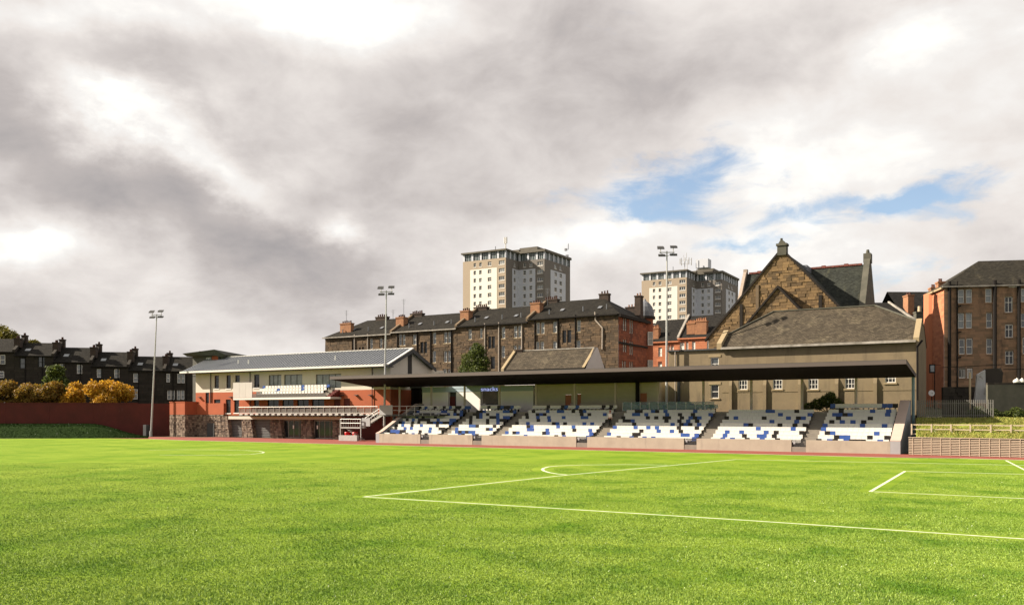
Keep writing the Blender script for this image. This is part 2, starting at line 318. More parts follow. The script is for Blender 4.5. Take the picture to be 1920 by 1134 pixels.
# ------------------------------------------------------------------ mesh helpers
class MB:
    def __init__(s): s.v = []; s.f = []; s.m = []
    def add(s, pts, faces, m=0):
        n = len(s.v); s.v += [tuple(p) for p in pts]
        for f in faces: s.f.append(tuple(n+i for i in f)); s.m.append(m)
        return s
    def face(s, pts, m=0): return s.add(pts, [tuple(range(len(pts)))], m)
    def box(s, x0, x1, y0, y1, z0, z1, m=0, back=True):
        p = [(x0,y0,z0),(x1,y0,z0),(x1,y1,z0),(x0,y1,z0),(x0,y0,z1),(x1,y0,z1),(x1,y1,z1),(x0,y1,z1)]
        f = [(0,1,5,4),(1,2,6,5),(3,0,4,7),(4,5,6,7),(0,3,2,1)]
        if back: f.append((2,3,7,6))
        return s.add(p, f, m)
    def prism(s, poly, ax, a, b, m=0, mcap=None):
        """polygon in the two other axes, extruded along axis ax from a to b"""
        def P(q, t):
            return (t, q[0], q[1]) if ax == 0 else (q[0], t, q[1]) if ax == 1 else (q[0], q[1], t)
        n = len(poly); pts = [P(q, a) for q in poly]+[P(q, b) for q in poly]
        s.add(pts, [(i, (i+1) % n, n+(i+1) % n, n+i) for i in range(n)], m)
        k = len(s.v)-2*n
        for f in (tuple(range(k, k+n)), tuple(range(k+2*n-1, k+n-1, -1))): s.f.append(f); s.m.append(m if mcap is None else mcap)
        return s
    def tube(s, p0, p1, r0, r1=None, n=8, m=0):
        r1 = r0 if r1 is None else r1
        p0 = Vector(p0); p1 = Vector(p1); d = (p1-p0).normalized()
        u = d.orthogonal().normalized(); w = d.cross(u)
        pts = [p0+(u*math.cos(2*PI*i/n)+w*math.sin(2*PI*i/n))*r0 for i in range(n)]+[p1+(u*math.cos(2*PI*i/n)+w*math.sin(2*PI*i/n))*r1 for i in range(n)]
        return s.add(pts, [(i, (i+1) % n, n+(i+1) % n, n+i) for i in range(n)]+[tuple(range(n-1, -1, -1)), tuple(range(n, 2*n))], m)
    def bar(s, p0, p1, w, h, m=0):
        """square bar between two points"""
        p0 = Vector(p0); p1 = Vector(p1); d = (p1-p0).normalized()
        side = d.cross(Vector((0, 0, 1)))
        side = side.normalized() if side.length > 1e-4 else Vector((1, 0, 0))
        up = side.cross(d)
        pts = [q+side*(a*w/2)+up*(b*h/2) for q in (p0, p1) for a, b in ((-1,-1),(1,-1),(1,1),(-1,1))]
        return s.add(pts, [(0,1,5,4),(1,2,6,5),(2,3,7,6),(3,0,4,7),(3,2,1,0),(4,5,6,7)], m)
    def mesh(s, name, mats):
        me = bpy.data.meshes.new(name); me.from_pydata(s.v, [], s.f)
        for m in mats: me.materials.append(M[m] if isinstance(m, str) else m)
        if len(mats) > 1: me.polygons.foreach_set('material_index', s.m)
        return me
    def obj(s, name, mats, parent=None, loc=(0,0,0), rz=0., smooth=False, kind=None, label=None):
        if isinstance(mats, str): mats = [mats]
        me = s.mesh(name, mats)
        if smooth: me.polygons.foreach_set('use_smooth', [True]*len(me.polygons))
        return link(name, me, parent, loc, rz, kind, label)
def link(name, me, parent=None, loc=(0,0,0), rz=0., kind=None, label=None):
    o = bpy.data.objects.new(name, me); C.objects.link(o)
    o.location = loc; o.rotation_euler = (0, 0, rz)
    if parent is not None: o.parent = parent
    if kind: o['kind'] = kind
    if label: o['label'] = label
    return o
def tag(o, label, cat, group=None):
    o['label'] = label; o['category'] = cat
    if group: o['group'] = group
    return o
def thing(name, label, cat, loc=(0,0,0), rz=0., group=None):
    o = bpy.data.objects.new(name, None); C.objects.link(o); o.location = loc; o.rotation_euler = (0,0,rz); o.empty_display_size = .3
    return tag(o, label, cat, group)

def walls(mb, x0, x1, z0, z1, holes, y=0., depth=.18, fn=None, m=0, rm=None):
    """one wall sheet with real openings and reveals; fn maps (along, in, up) to a point"""
    fn = fn or (lambda a, d, z: (a, y+d, z))
    hs = [(max(h[0], x0), min(h[1], x1), max(h[2], z0), min(h[3], z1)) for h in holes]
    hs = [h for h in hs if h[1]-h[0] > .05 and h[3]-h[2] > .05]
    xs = sorted({x0, x1, *[h[0] for h in hs], *[h[1] for h in hs]}); zs = sorted({z0, z1, *[h[2] for h in hs], *[h[3] for h in hs]})
    for i in range(len(xs)-1):
        for j in range(len(zs)-1):
            cx, cz = (xs[i]+xs[i+1])/2, (zs[j]+zs[j+1])/2
            if any(h[0] < cx < h[1] and h[2] < cz < h[3] for h in hs): continue
            mb.face([fn(xs[i],0,zs[j]), fn(xs[i+1],0,zs[j]), fn(xs[i+1],0,zs[j+1]), fn(xs[i],0,zs[j+1])], m)
    r = m if rm is None else rm
    for a, b, c, d in hs:
        mb.face([fn(a,0,c), fn(a,depth,c), fn(a,depth,d), fn(a,0,d)], r); mb.face([fn(b,0,c), fn(b,0,d), fn(b,depth,d), fn(b,depth,c)], r)
        mb.face([fn(a,0,d), fn(a,depth,d), fn(b,depth,d), fn(b,0,d)], r); mb.face([fn(a,0,c), fn(b,0,c), fn(b,depth,c), fn(a,depth,c)], r)

def stones(mb, x0, x1, z0, z1, holes=(), ch=.36, lw=(.45, 1.15), proud=(.02, .07), clip=None, fn=None, joint=.012, seed=1):
    """coursed stones, each a block standing a little proud of the mortar"""
    r = random.Random(seed); fn = fn or (lambda a, d, z: (a, d, z)); z = z0
    while z < z1-.08:
        h = min(ch*r.uniform(.75, 1.25), z1-z)
        xa, xb = x0, x1
        if clip:
            xa, xb = clip(z+h*.5); xa = max(x0, xa); xb = min(x1, xb)
        segs = [(xa, xb)] if xb-xa > .1 else []
        for H in holes:
            if H[2] < z+h*.75 and H[3] > z+h*.25:
                ns = []
                for a, b in segs:
                    if H[1] <= a or H[0] >= b: ns.append((a, b)); continue
                    if H[0]-a > .08: ns.append((a, H[0]))
                    if b-H[1] > .08: ns.append((H[1], b))
                segs = ns
        for a, b in segs:
            x = a
            while x < b-.02:
                w = r.uniform(*lw)
                e = b if b-x-w < .25 else x+w
                p = -r.uniform(*proud); j = joint
                q = [(x+j,0,z+j),(e-j,0,z+j),(e-j,0,z+h-j),(x+j,0,z+h-j)]
                pts = [fn(*t) for t in q]+[fn(t[0], p, t[2]) for t in q]
                mb.add(pts, [(4,5,6,7),(0,1,5,4),(1,2,6,5),(2,3,7,6),(3,0,4,7)], 0)
                x = e
        z += h

WCACHE = {}
def window(par, x0, x1, z0, z1, y=.1, frame='frame_w', pane='pane', style='sash', rz=0., sill=None, fn=None, fw=.07):
    """a window: frame with rails, its pane as a sub-part"""
    w = round((x1-x0)*20)/20; h = round((z1-z0)*20)/20
    if w <= .05 or h <= .05: return
    key = (w, h, frame, pane, style, sill, fw)
    if key not in WCACHE:
        f = MB(); a = w/2
        for q in ((-a, -a+fw, 0, h), (a-fw, a, 0, h), (-a+fw, a-fw, 0, fw), (-a+fw, a-fw, h-fw, h)): f.box(q[0], q[1], -.03, .05, q[2], q[3])
        if style in ('sash', 'bars'): f.box(-a+fw, a-fw, -.02, .045, h*.48-fw*.4, h*.48+fw*.4)
        if style in ('cross', 'grid3'): f.box(-fw*.4, fw*.4, -.02, .045, fw, h-fw)
        if style == 'cross': f.box(-a+fw, -fw*.4, -.02, .045, h*.62, h*.62+fw*.8); f.box(fw*.4, a-fw, -.02, .045, h*.62, h*.62+fw*.8)
        if style == 'tee': f.box(-a+fw, a-fw, -.02, .045, h*.5-.03, h*.5+.03); f.box(-.03, .03, -.02, .045, fw, h*.5-.03)
        if style.startswith('mul'):
            n = int(style[3:])
            for i in range(1, n): f.box(-a+w*i/n-fw*.4, -a+w*i/n+fw*.4, -.02, .045, fw, h-fw)
        if style == 'six':
            for i in (1, 2): f.box(-a+w*i/3-.025, -a+w*i/3+.025, -.02, .045, fw, h-fw)
            n = max(2, round(h/.5))
            for j in range(1, n):
                for i in range(3): f.box(-a+w*i/3+(.025 if i else fw), -a+w*(i+1)/3-(.025 if i < 2 else fw), -.018, .043, h*j/n-.025, h*j/n+.025)
        if style == 'lad':
            n = max(2, round(h/.55))
            for j in range(1, n): f.box(-a+fw, a-fw, -.02, .045, h*j/n-.03, h*j/n+.03)
        mats = [frame]
        if sill: f.box(-a-.12, a+.12, -.22, .0, -.16, -.003, 1); mats.append(sill)
        p = MB(); p.face([(-a+fw*.5, .02, fw*.5), (a-fw*.5, .02, fw*.5), (a-fw*.5, .02, h-fw*.5), (-a+fw*.5, .02, h-fw*.5)])
        WCACHE[key] = (f.mesh('window', mats), p.mesh('pane', [pane]))
    fm, pm = WCACHE[key]
    xc = (x0+x1)/2
    loc = (xc, y, z0) if fn is None else fn(xc, y, z0)
    o = link('window', fm, par, loc, rz); link('pane', pm, o)
    return o

def chimney(par, x, y, z0, z1, w, d, pots=3, m='brick_o', pot='pot', name='chimney', ax=0):
    b = MB(); b.box(x-w/2, x+w/2, y-d/2, y+d/2, z0, z1-.22); b.box(x-w/2-.08, x+w/2+.08, y-d/2-.08, y+d/2+.08, z1-.22, z1)
    o = b.obj(name, m, par)
    if pots:
        p = MB()
        for i in range(pots):
            t = (i+.5)/pots-.5
            px, py = (x+t*w*.9, y) if ax == 0 else (x, y+t*d*.9)
            h = .34+.06*((i*7) % 3); p.tube((px, py, z1), (px, py, z1+h), .15, .115, 8); p.tube((px, py, z1+h), (px, py, z1+h+.06), .15, .15, 8)
        p.obj('chimney_pots', pot, o)
    return o

def roof(par, x0, x1, y0, y1, ze, zr, hl=0., hr=0., m='slate', wall=None, th=.14, name='roof', ov=.25):
    """pitched roof, ridge along x; hl / hr = hip run at either end (0: gable)"""
    ym = (y0+y1)/2; b = MB()
    A, B, D, E = (x0, y0, ze), (x1, y0, ze), (x1, y1, ze), (x0, y1, ze); P, Q = (x0+hl, ym, zr), (x1-hr, ym, zr)
    b.face([A, B, Q, P]); b.face([D, E, P, Q])
    b.face([E, A, P], 0 if hl else 1); b.face([B, D, Q], 0 if hr else 1)
    lo = [(p[0], p[1], p[2]-th) for p in (A, B, D, E)]
    b.face([lo[0], lo[1], B, A]); b.face([lo[1], lo[2], D, B]); b.face([lo[2], lo[3], E, D]); b.face([lo[3], lo[0], A, E]); b.face(lo[::-1])
    return b.obj(name, [m, wall or m], par)

def leaves(name, m, par, lobes, n, size, seed, loc=(0,0,0), flat=.5, kind=None, shell=.55):
    """crown: many small leaf clumps spread through lumpy volumes"""
    g = np.random.default_rng(seed); lb = np.array(lobes, float)
    wts = lb[:, 3]**2; wts /= wts.sum()
    k = g.choice(len(lb), n, p=wts)
    d = g.normal(size=(n, 3)); d /= np.linalg.norm(d, axis=1)[:, None]
    r = (shell+(1-shell)*g.random(n))**.8*(1+g.normal(size=n)*.10)
    c = lb[k, :3]+d*(r*lb[k, 3])[:, None]*np.array([1, 1, .85])
    nn = d*.9+g.normal(size=(n, 3))*.75; nn /= np.linalg.norm(nn, axis=1)[:, None]
    u = np.cross(nn, g.normal(size=(n, 3))); u /= np.linalg.norm(u, axis=1)[:, None]; v = np.cross(nn, u)
    s = size*g.uniform(.7, 1.4, n)[:, None]
    V = np.empty((n, 4, 3)); V[:, 0] = c-u*s; V[:, 1] = c-v*s*flat+nn*s*.15; V[:, 2] = c+u*s; V[:, 3] = c+v*s*flat+nn*s*.15
    me = bpy.data.meshes.new(name); me.vertices.add(n*4); me.vertices.foreach_set('co', V.reshape(-1)); me.loops.add(n*4); me.polygons.add(n)
    me.loops.foreach_set('vertex_index', np.arange(n*4, dtype=np.int32)); me.polygons.foreach_set('loop_start', np.arange(0, n*4, 4, dtype=np.int32))
    try: me.polygons.foreach_set('loop_total', np.full(n, 4, dtype=np.int32))
    except Exception: pass
    me.materials.append(M[m]); me.update(); me.validate()
    return link(name, me, par, loc, 0, kind)
def tree(name, label, cat, loc, h, lobes, leaf, n, size, seed, group=None, trunk_r=.18, fork=None):
    t = thing(name, label, cat, loc, group=group); r = random.Random(seed); b = MB()
    top = fork or h*.35
    b.tube((0,0,-.3), (0,0,top), trunk_r, trunk_r*.75, 8)
    for L in lobes:
        b.tube((0,0,top*.9), (L[0]*.8, L[1]*.8, L[2]+L[3]*.2), trunk_r*.5, trunk_r*.12, 6)
        for q in range(3):
            a = r.uniform(0, 6.28); rr = L[3]*.8
            b.tube((L[0]*.6, L[1]*.6, top+(L[2]-top)*.6), (L[0]+math.cos(a)*rr, L[1]+math.sin(a)*rr, L[2]+r.uniform(-.3, .6)*rr), trunk_r*.22, trunk_r*.06, 5)
    b.obj('trunk', 'trunk', t, smooth=True)
    leaves('crown', leaf, t, lobes, n, size, seed)
    return t
def sheet(name, pts, m, z, kind='structure'):
    b = MB(); b.face([(p[0], p[1], z) for p in pts]); return b.obj(name, m, kind=kind)

# ------------------------------------------------------------------ ground, pitch, track, terrain
PITCH_Y, FRONT = 78.3, 85.2
sheet('ground', [(-4000, -4000), (4000, -4000), (4000, 4000), (-4000, 4000)], 'dirt', -.03)
def bline(px0, py0, px1, py1): return ground(px0, py0), ground(px1, py1)
cA = ground(-120, 822.2); cB = ground(200, 821.4); cC = ground(345, 825.2)
edge = [cA, cB, ground(280, 822.8), cC, (-60, PITCH_Y), (-20, PITCH_Y), (-9, PITCH_Y-.4), ground(1800, 859.2), ground(1920, 862.5), ground(2250, 876)]
sheet('pitch', [(-140, -60), (60, -60)]+edge[::-1]+[(-140, cA[1]-10)], 'turf', 0.)
tb = [ground(180, 819.6), ground(300, 818.5), ground(380, 819.5), (-108, 92.6), (-76, 92.8), (-70, FRONT+.3), (-8, FRONT+.3), ground(1702, 851.0), ground(1800, 852.3), ground(1920, 855.0), ground(2250, 866)]
b = MB()
te = [ground(180, 821.3), ground(250, 822), ground(280, 822.8), cC, (-60, PITCH_Y), (-20, PITCH_Y), (-9, PITCH_Y-.4), ground(1800, 859.2), ground(1920, 862.5), ground(2250, 876)]
b.face([(p[0], p[1], -.012) for p in te+tb[::-1]])
# concrete edging between turf and track, a low proud kerb
b.obj('running_track', 'track', kind='structure')
kb = MB()
for p, q in zip(edge[2:-1], edge[3:]): kb.bar((p[0], p[1], .005), (q[0], q[1], .005), .10, .05)
kb.obj('track_edging', 'concrete', kind='structure')

LW = []
def mark(pts, w):
    for p, q in zip(pts, pts[1:]): LW.append((p, q, w))
P = lambda *a: [ground(x, y) for x, y in a]
mark(P((682, 931), (1000, 950), (1400, 975), (1700, 995), (2100, 1022)), .15)
mark(P((686, 930.5), (1060, 890.5), (1380, 861)), .17)
mark(P((1380, 861), (1920, 872), (2200, 878)), .20)
mark(P((1632, 921), (2200, 947)), .16)
mark(P((1632, 921), (1697, 883)), .17)
mark(P((1697, 883), (2200, 896)), .20)
mark(P((1886, 862.8), (1925, 882.5), (2000, 926)), .16)
mark(P((1064, 890), (1045, 888), (1030, 885.5), (1020, 882.5), (1017, 880), (1019, 877.5), (1028, 874.8), (1045, 873), (1093, 871.3), (1170, 870.5), (1250, 871.4)), .20)
mark(P((300, 852.5), (380, 853), (430, 852.5), (470, 851.2), (492, 849), (495, 847.3), (486, 845.5), (460, 844), (420, 843), (340, 842.5), (280, 843.5)), .18)
b = MB()
for i, (p, q, w) in enumerate(LW):
    d = Vector((q[0]-p[0], q[1]-p[1])); n = Vector((-d.y, d.x)).normalized()*w/2; d = d.normalized()*w*.25; z = .004+.0004*(i % 7)
    b.face([(p[0]-d.x+n.x, p[1]-d.y+n.y, z), (p[0]-d.x-n.x, p[1]-d.y-n.y, z), (q[0]+d.x-n.x, q[1]+d.y-n.y, z), (q[0]+d.x+n.x, q[1]+d.y+n.y, z)])
b.obj('pitch_markings', 'line', kind='structure')

def blades(name, m, x, y, z, h, w, seed, kind='stuff'):
    g = np.random.default_rng(seed); n = len(x)
    a = g.uniform(0, 2*PI, n); lean = g.normal(size=(n, 2))*h[:, None]*.45
    V = np.empty((n, 3, 3)); c, s = np.cos(a)*w/2, np.sin(a)*w/2
    V[:, 0] = np.stack([x-c, y-s, z-.005], 1); V[:, 1] = np.stack([x+c, y+s, z-.005], 1); V[:, 2] = np.stack([x+lean[:, 0], y+lean[:, 1], z+h], 1)
    me = bpy.data.meshes.new(name); me.vertices.add(n*3); me.vertices.foreach_set('co', V.reshape(-1)); me.loops.add(n*3); me.polygons.add(n)
    me.loops.foreach_set('vertex_index', np.arange(n*3, dtype=np.int32)); me.polygons.foreach_set('loop_start', np.arange(0, n*3, 3, dtype=np.int32))
    try: me.polygons.foreach_set('loop_total', np.full(n, 3, dtype=np.int32))
    except Exception: pass
    me.materials.append(M[m]); me.update(); me.validate()
    return link(name, me, kind=kind)
g = np.random.default_rng(3); n = 1100000
k = 14*np.exp(g.random(n)*math.log(64/14)); t = g.uniform(-.78, .78, n)
x = k*(-SN+CS*t); y = k*(CS+SN*t)
# a little clumping, none on the painted lines
keep = (y < PITCH_Y-.6)
for p, q, w in LW:
    dx, dy = q[0]-p[0], q[1]-p[1]; l2 = dx*dx+dy*dy
    u = np.clip(((x-p[0])*dx+(y-p[1])*dy)/l2, 0, 1); keep &= np.hypot(x-p[0]-u*dx, y-p[1]-u*dy) > w*.5+.011*np.hypot(x, y)
x, y, k = x[keep], y[keep], k[keep]; n = len(x)
hh = g.uniform(.022, .050, n)*(1+.2*np.sin(x*.9+np.sin(y*.7)*2)*np.sin(y*.55+1))*np.clip(1.1-k/75, .3, 1)
blades('grass', 'blade', x, y, np.zeros(n), hh, .006+.00075*k*g.uniform(.6, 1.2, n), 5)

# rising ground behind the stand
b = MB(); nx, ny = 50, 30
def hgt(x, y):
    s = lambda v: max(0, min(1, v))**2*(3-2*max(0, min(1, v)))
    return 3.4*s((y-100)/4)*s((x+76)/8)+s((y-112)/60)*4+max(0, y-180)*.02-.2
xs = [-420+i*13 for i in range(nx)]; ys = [99.8]+[100.5+i*1.2 for i in range(12)]+[118+i*22 for i in range(ny-13)]
pts = [(x, y, hgt(x, y)) for y in ys for x in xs]
b.add(pts, [(j*nx+i, j*nx+i+1, (j+1)*nx+i+1, (j+1)*nx+i) for j in range(len(ys)-1) for i in range(nx-1) if xs[i+1] < -3 or ys[j] > 150])
b.obj('hillside', 'dirt', kind='structure')

# ------------------------------------------------------------------ grandstand
GX0, GX1 = -69.9, -8.7
gs = thing('grandstand', 'long roofed stand with rows of white, blue and black seats behind the red track', 'grandstand', (GX0, FRONT, 0))
def gp(b): b.v = [(x-GX0, y-FRONT, z) for x, y, z in b.v]; return b
AIS = [-60.1, -52.5, -39.3, -27.3, -16.9]; AW = 1.3
BL = [(GX0+.6, AIS[0]-AW/2)]+[(AIS[i]+AW/2, AIS[i+1]-AW/2) for i in range(4)]+[(AIS[4]+AW/2, GX1-1.0)]
seatY = lambda i: 85.95+.8*i if i < 9 else 93.45
flr = lambda i: .48+.355*i if i < 9 else 3.9
# terrace: stepped concrete
b = MB()
for i in range(9): b.box(GX0+.5, GX1-.9, seatY(i)-.72, seatY(i)+.08, -.1, flr(i))
b.box(GX0+.5, GX1-.9, seatY(8)+.08, 100.5, 0, 3.9)
gp(b).obj('terrace', 'conc_dark', gs)
for a in AIS:
    b = MB()
    for i in range(9):
        b.box(a-AW/2, a+AW/2, seatY(i)-.32, seatY(i)+.081, flr(i)+.003, flr(i)+.178)
    b.box(a-AW/2, a+AW/2, 92.45, 93.0, 3.71, 3.902)
    gp(b).obj('aisle_steps', 'conc_dark', gs)
# front wall, one length between every two gates, and the gates
F0 = Fac(GX0, FRONT)
gates = []
for zn, x0, x1 in (('y7', 1120, 1230), ('y6', 465, 588), ('y5', 380, 510), ('y4', 240, 375), ('y3', 135, 290)):
    gates.append((F0.at(zn, x0, 950)[0], F0.at(zn, x1, 950)[0]))
st = .56; WH = 1.15
for i, gt in enumerate(gates+[(GX1-GX0-.86, 0)]):
    b = MB(); b.box(st, gt[0], 0, .2, -.1, WH); b.obj('front_wall', 'concrete', gs)
    st = gt[1]
for a, c in gates:
    b = MB(); z0, z1 = .06, WH-.02
    for q in (a+.03, c-.09): b.box(q, q+.06, .07, .13, 0, z1+.03)
    b.box(a+.09, c-.09, .08, .12, z1-.05, z1); b.box(a+.09, c-.09, .08, .12, z0, z0+.05)
    n = 18
    for j in range(1, n): x = a+.09+(c-a-.18)*j/n; b.box(x-.02, x+.02, .09, .11, z0+.05, z1-.05)
    o = b.obj('gate', 'gate', gs)
    b = MB(); b.box(a+.16, a+.36, .055, .078, z1-.38, z1-.12); b.obj('gate_plate', 'endwall', o)
# end walls with sloping coping
def endwall(x0, x1, cm, wm):
    poly = [(0, -.1), (0, 1.22), (.7, 1.42), (8.3, 5.02), (9.6, 5.02), (9.6, -.1)]
    b = MB(); b.prism([(p[0], p[1]-.06 if p[1] > 0 else p[1]) for p in poly], 0, x0, x1); o = b.obj('end_wall', wm, gs)
    b = MB()
    for p, q in zip(poly[1:-1], poly[2:-1]): b.prism([(p[0], p[1]-.058), (q[0], q[1]-.058), (q[0], q[1]+.02), (p[0], p[1]+.02)], 0, x0-.02, x1+.02)
    b.obj('coping', cm, o)
endwall(.0, .55, 'coping', 'endwall'); endwall(GX1-GX0-.85, GX1-GX0+.003, 'coping', 'endwall')
# roof
RX0, RX1 = -77.7-GX0, -8.2-GX0
prof = [(0., 8.20), (9.4, 7.33), (9.4, 7.62), (0., 8.58)]
b = MB(); b.prism([(0.03, 8.22), (9.37, 7.35), (9.37, 7.60), (.03, 8.56)], 0, RX0+.03, RX1-.03, 0)
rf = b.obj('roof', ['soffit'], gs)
b = MB(); b.box(RX0, RX1, -.01, .027, 8.20, 8.585)
for x in (RX0, RX1-.027): b.prism([(0.03, 8.20), (9.4, 7.33), (9.4, 7.62), (.03, 8.58)], 0, x, x+.027)
b.obj('fascia', 'fascia', rf)
b = MB(); b.prism([(.0, 8.59), (9.4, 7.63), (9.4, 7.66), (.0, 8.62)], 0, RX0-.02, RX1+.02); b.obj('roof_sheet', 'darkmetal', rf)
for i in range(13):
    x = -8.46-5.4*i; b = MB()
    cm = 'colteal' if i == 0 else 'column'
    b.tube((x, 94.45, -.1 if i == 0 else 3.9), (x, 94.45, 7.36), .145, n=14)
    if i == 0: b.box(x-.5, x+.2, 94.3, 94.7, 7.36, 7.44)
    gp(b).obj('column', cm, gs, smooth=False)
# added, unseen canopy shading the rooms behind; one bay open for a lit patch
for xa, xb in ((-76., onY(866, 735, 97)[0]-2.0), (onY(893, 735, 97)[0]-2.0, onY(1240, 735, 97)[0])):
    b = MB(); b.prism([(94.62, 7.50), (97.6, 7.66), (97.6, 7.76), (94.62, 7.60)], 0, xa, xb); gp(b).obj('added_shade_canopy', 'soffit', gs)
# seats
def seat_mesh(c):
    b = MB()
    b.box(-.244, .244, -.03, .012, .42, .80, 0); b.box(-.235, .235, -.40, -.032, .40, .445, 0)
    b.box(-.20, .20, -.40, -.372, .36, .398, 0)
    b.box(-.04, .04, -.28, -.05, .0, .398, 1)
    return b
SM = {c: seat_mesh(c).mesh('seat', ['seat'+c, 'seatleg']) for c in 'wbk'}
sl = []
for bi, (a, c) in enumerate(BL):
    for i in range(10):
        if bi == 4 and i == 9: continue
        aa = a
        n = int((c-a)/.497); off = (c-a-n*.497)/2
        for j in range(n):
            x = a+off+.497*(j+.5); y = seatY(i)
            kk = -SN*x+CS*y; sl.append((kk, x, y, flr(i), bi, i, j))
sl.sort()
def colour(bi, i, j):
    r = rng.random(); p = .36 if bi < 2 else .235
    if bi == 0: p = .46
    if r > p: return 'w'
    return 'k' if r < p*(.58 if bi < 2 else .40) else 'b'
rest = MB()
sb = {c: seat_mesh(c) for c in 'wbk'}; ci = {'w': 0, 'b': 1, 'k': 2}
for q, (kk, x, y, z, bi, i, j) in enumerate(sl):
    c = colour(bi, i, j)
    if q < 300: link('seat', SM[c], gs, (x-GX0, y-FRONT, z))
    else:
        n = len(rest.v); rest.v += [(v[0]+x-GX0, v[1]+y-FRONT, v[2]+z) for v in sb[c].v]
        rest.f += [tuple(n+t for t in f) for f in sb[c].f]; rest.m += [ci[c] if m == 0 else 3 for m in sb[c].m]
rest.obj('seats', ['seatw', 'seatb', 'seatk', 'seatleg'], gs, kind='stuff')
# glass balustrade behind the fifth block
yb = 93.0; FB = Fac(GX0, yb)
xs = [FB.at('y5', x, 520)[0] for x in (930, 1042, 1155, 1265, 1378, 1490)]; st = (xs[-1]-xs[0])/5
xe = FB.at('y4', 566, 575)[0]; x = xs[0]; nx = round((xe-x)/1.08); w = (xe-x)/nx
for j in range(nx):
    b = MB(); b.box(x+.03, x+w-.03, yb-FRONT, yb-FRONT+.018, 4.0, 5.05); b.obj('glass_panel', 'glassgreen', gs)
    b = MB(); b.box(x-.03, x+.03, yb-FRONT-.02, yb-FRONT+.04, 3.9, 5.0); b.box(x-.07, x+.07, yb-FRONT-.03, yb-FRONT+.05, 4.85, 4.92); b.obj('glass_post', 'steel', gs)
    x += w
# loose chairs behind the glass
def chair(px, lab, m):
    t = thing('chair', lab, 'chair', (*onY(px, 760, 94.2)[:2], 3.9), group='chairs behind the glass screen')
    b = MB(); b.box(-.25, .25, -.25, .22, .42, .47); b.box(-.25, .25, -.27, -.235, .47, .92); b.obj('seat', m, t)
    b = MB()
    for sx in (-1, 1):
        for sy in (-1, 1): b.box(sx*.22-.02, sx*.22+.02, sy*.2-.02, sy*.2+.02, 0, .42)
    b.obj('legs', 'seatleg', t)
chair(1199, 'blue chair behind the glass screen, in front of the orange door', 'seatb')
chair(1236, 'black chair behind the glass screen, beside a roof column', 'seatk')
chair(1299, 'blue chair behind the glass screen at its right end', 'seatb')
chair(1274, 'pale grey chair behind the glass screen, left of the last blue chair', 'seatw')
chair(1188, 'pale grey chair behind the glass screen, left of the first blue chair', 'seatw')

# ------------------------------------------------------------------ rooms at the back of the stand
KY = 97.0
k0 = onY(792, 740, KY)[0]; k1 = onY(1000, 740, KY)[0]
ko = thing('snack_kiosk', 'pale rendered kiosk with a dark serving hatch under the snacks sign', 'kiosk', (k0, KY, 3.9))
FK = Fac(k0, KY); L2 = lambda r: (r[0], r[1], r[2]-3.9, r[3]-3.9)
door = L2(FK.rect('y6', 143, 315, 250, 560)); hat = L2(FK.rect('y6', 585, 300, 800, 475))
door = (door[0], door[1], 0, door[3]); wid = k1-k0
b = MB(); walls(b, 0, wid, 0, 3.22, [door, hat], depth=.5); b.face([(0,0,0),(0,3,0),(0,3,3.22),(0,0,3.22)]); b.face([(wid,0,0),(wid,3,0),(wid,3,3.22),(wid,0,3.22)]); b.obj('wall', 'kiosk', ko)
b = MB(); b.box(-.06, wid, -.08, 3., 3.22, 3.5); b.box(-.03, wid, -.03, -.003, 2.75, 3.218); b.obj('roof_band', 'blueband', ko)
b = MB(); b.box(door[0]+.02, door[1]-.45, .42, .48, .02, 2.15); b.obj('door', 'reddoor', ko)
b = MB(); b.face([(door[0], .49, 0), (door[1], .49, 0), (door[1], .49, door[3]), (door[0], .49, door[3])]); b.obj('door_recess', 'darkmetal', ko)
b = MB(); n = 12
for i in range(n): z0 = hat[2]+(hat[3]-hat[2])*i/n; b.box(hat[0]+.07, hat[1]-.07, .12, .17, z0+.006, z0+(hat[3]-hat[2])/n-.006)
b.obj('hatch_shutter', 'screen', ko)
b = MB(); b.box(hat[0]-.1, hat[1]+.1, -.09, .0, hat[2]-.1, hat[2]-.003); b.box(hat[0]-.07, hat[0]-.003, -.05, 0, hat[2], hat[3]+.05); b.box(hat[1]+.003, hat[1]+.07, -.05, 0, hat[2], hat[3]+.05)
b.obj('hatch_frame', 'darkmetal', ko)
tr = L2(FK.rect('y6', 585, 250, 808, 303))
cu = bpy.data.curves.new('sign_text', 'FONT'); cu.body = 'snacks'; cu.size = 1; cu.extrude = .03
to = bpy.data.objects.new('sign_text', cu); C.objects.link(to); bpy.context.view_layer.update()
me = bpy.data.meshes.new_from_object(to.evaluated_get(bpy.context.evaluated_depsgraph_get())); bpy.data.objects.remove(to)
co = np.empty(len(me.vertices)*3); me.vertices.foreach_get('co', co); co = co.reshape(-1, 3)
mn, mx = co.min(0), co.max(0); sx = (tr[1]-tr[0])/(mx[0]-mn[0]); sz = (tr[3]-tr[2])/(mx[1]-mn[1])
nv = np.stack([tr[0]+(co[:, 0]-mn[0])*sx, -.09-co[:, 2], tr[2]+(co[:, 1]-mn[1])*sz], 1); me.vertices.foreach_set('co', nv.reshape(-1))
me.materials.clear(); me.materials.append(M['sign']); me.name = 'sign_lettering'; me.update()
link('sign_lettering', me, ko)
b = MB(); b.box(tr[0]-.1, tr[1]+.1, -.06, -.032, tr[2]-.08, tr[3]+.1); b.obj('sign_board', 'screen', ko)
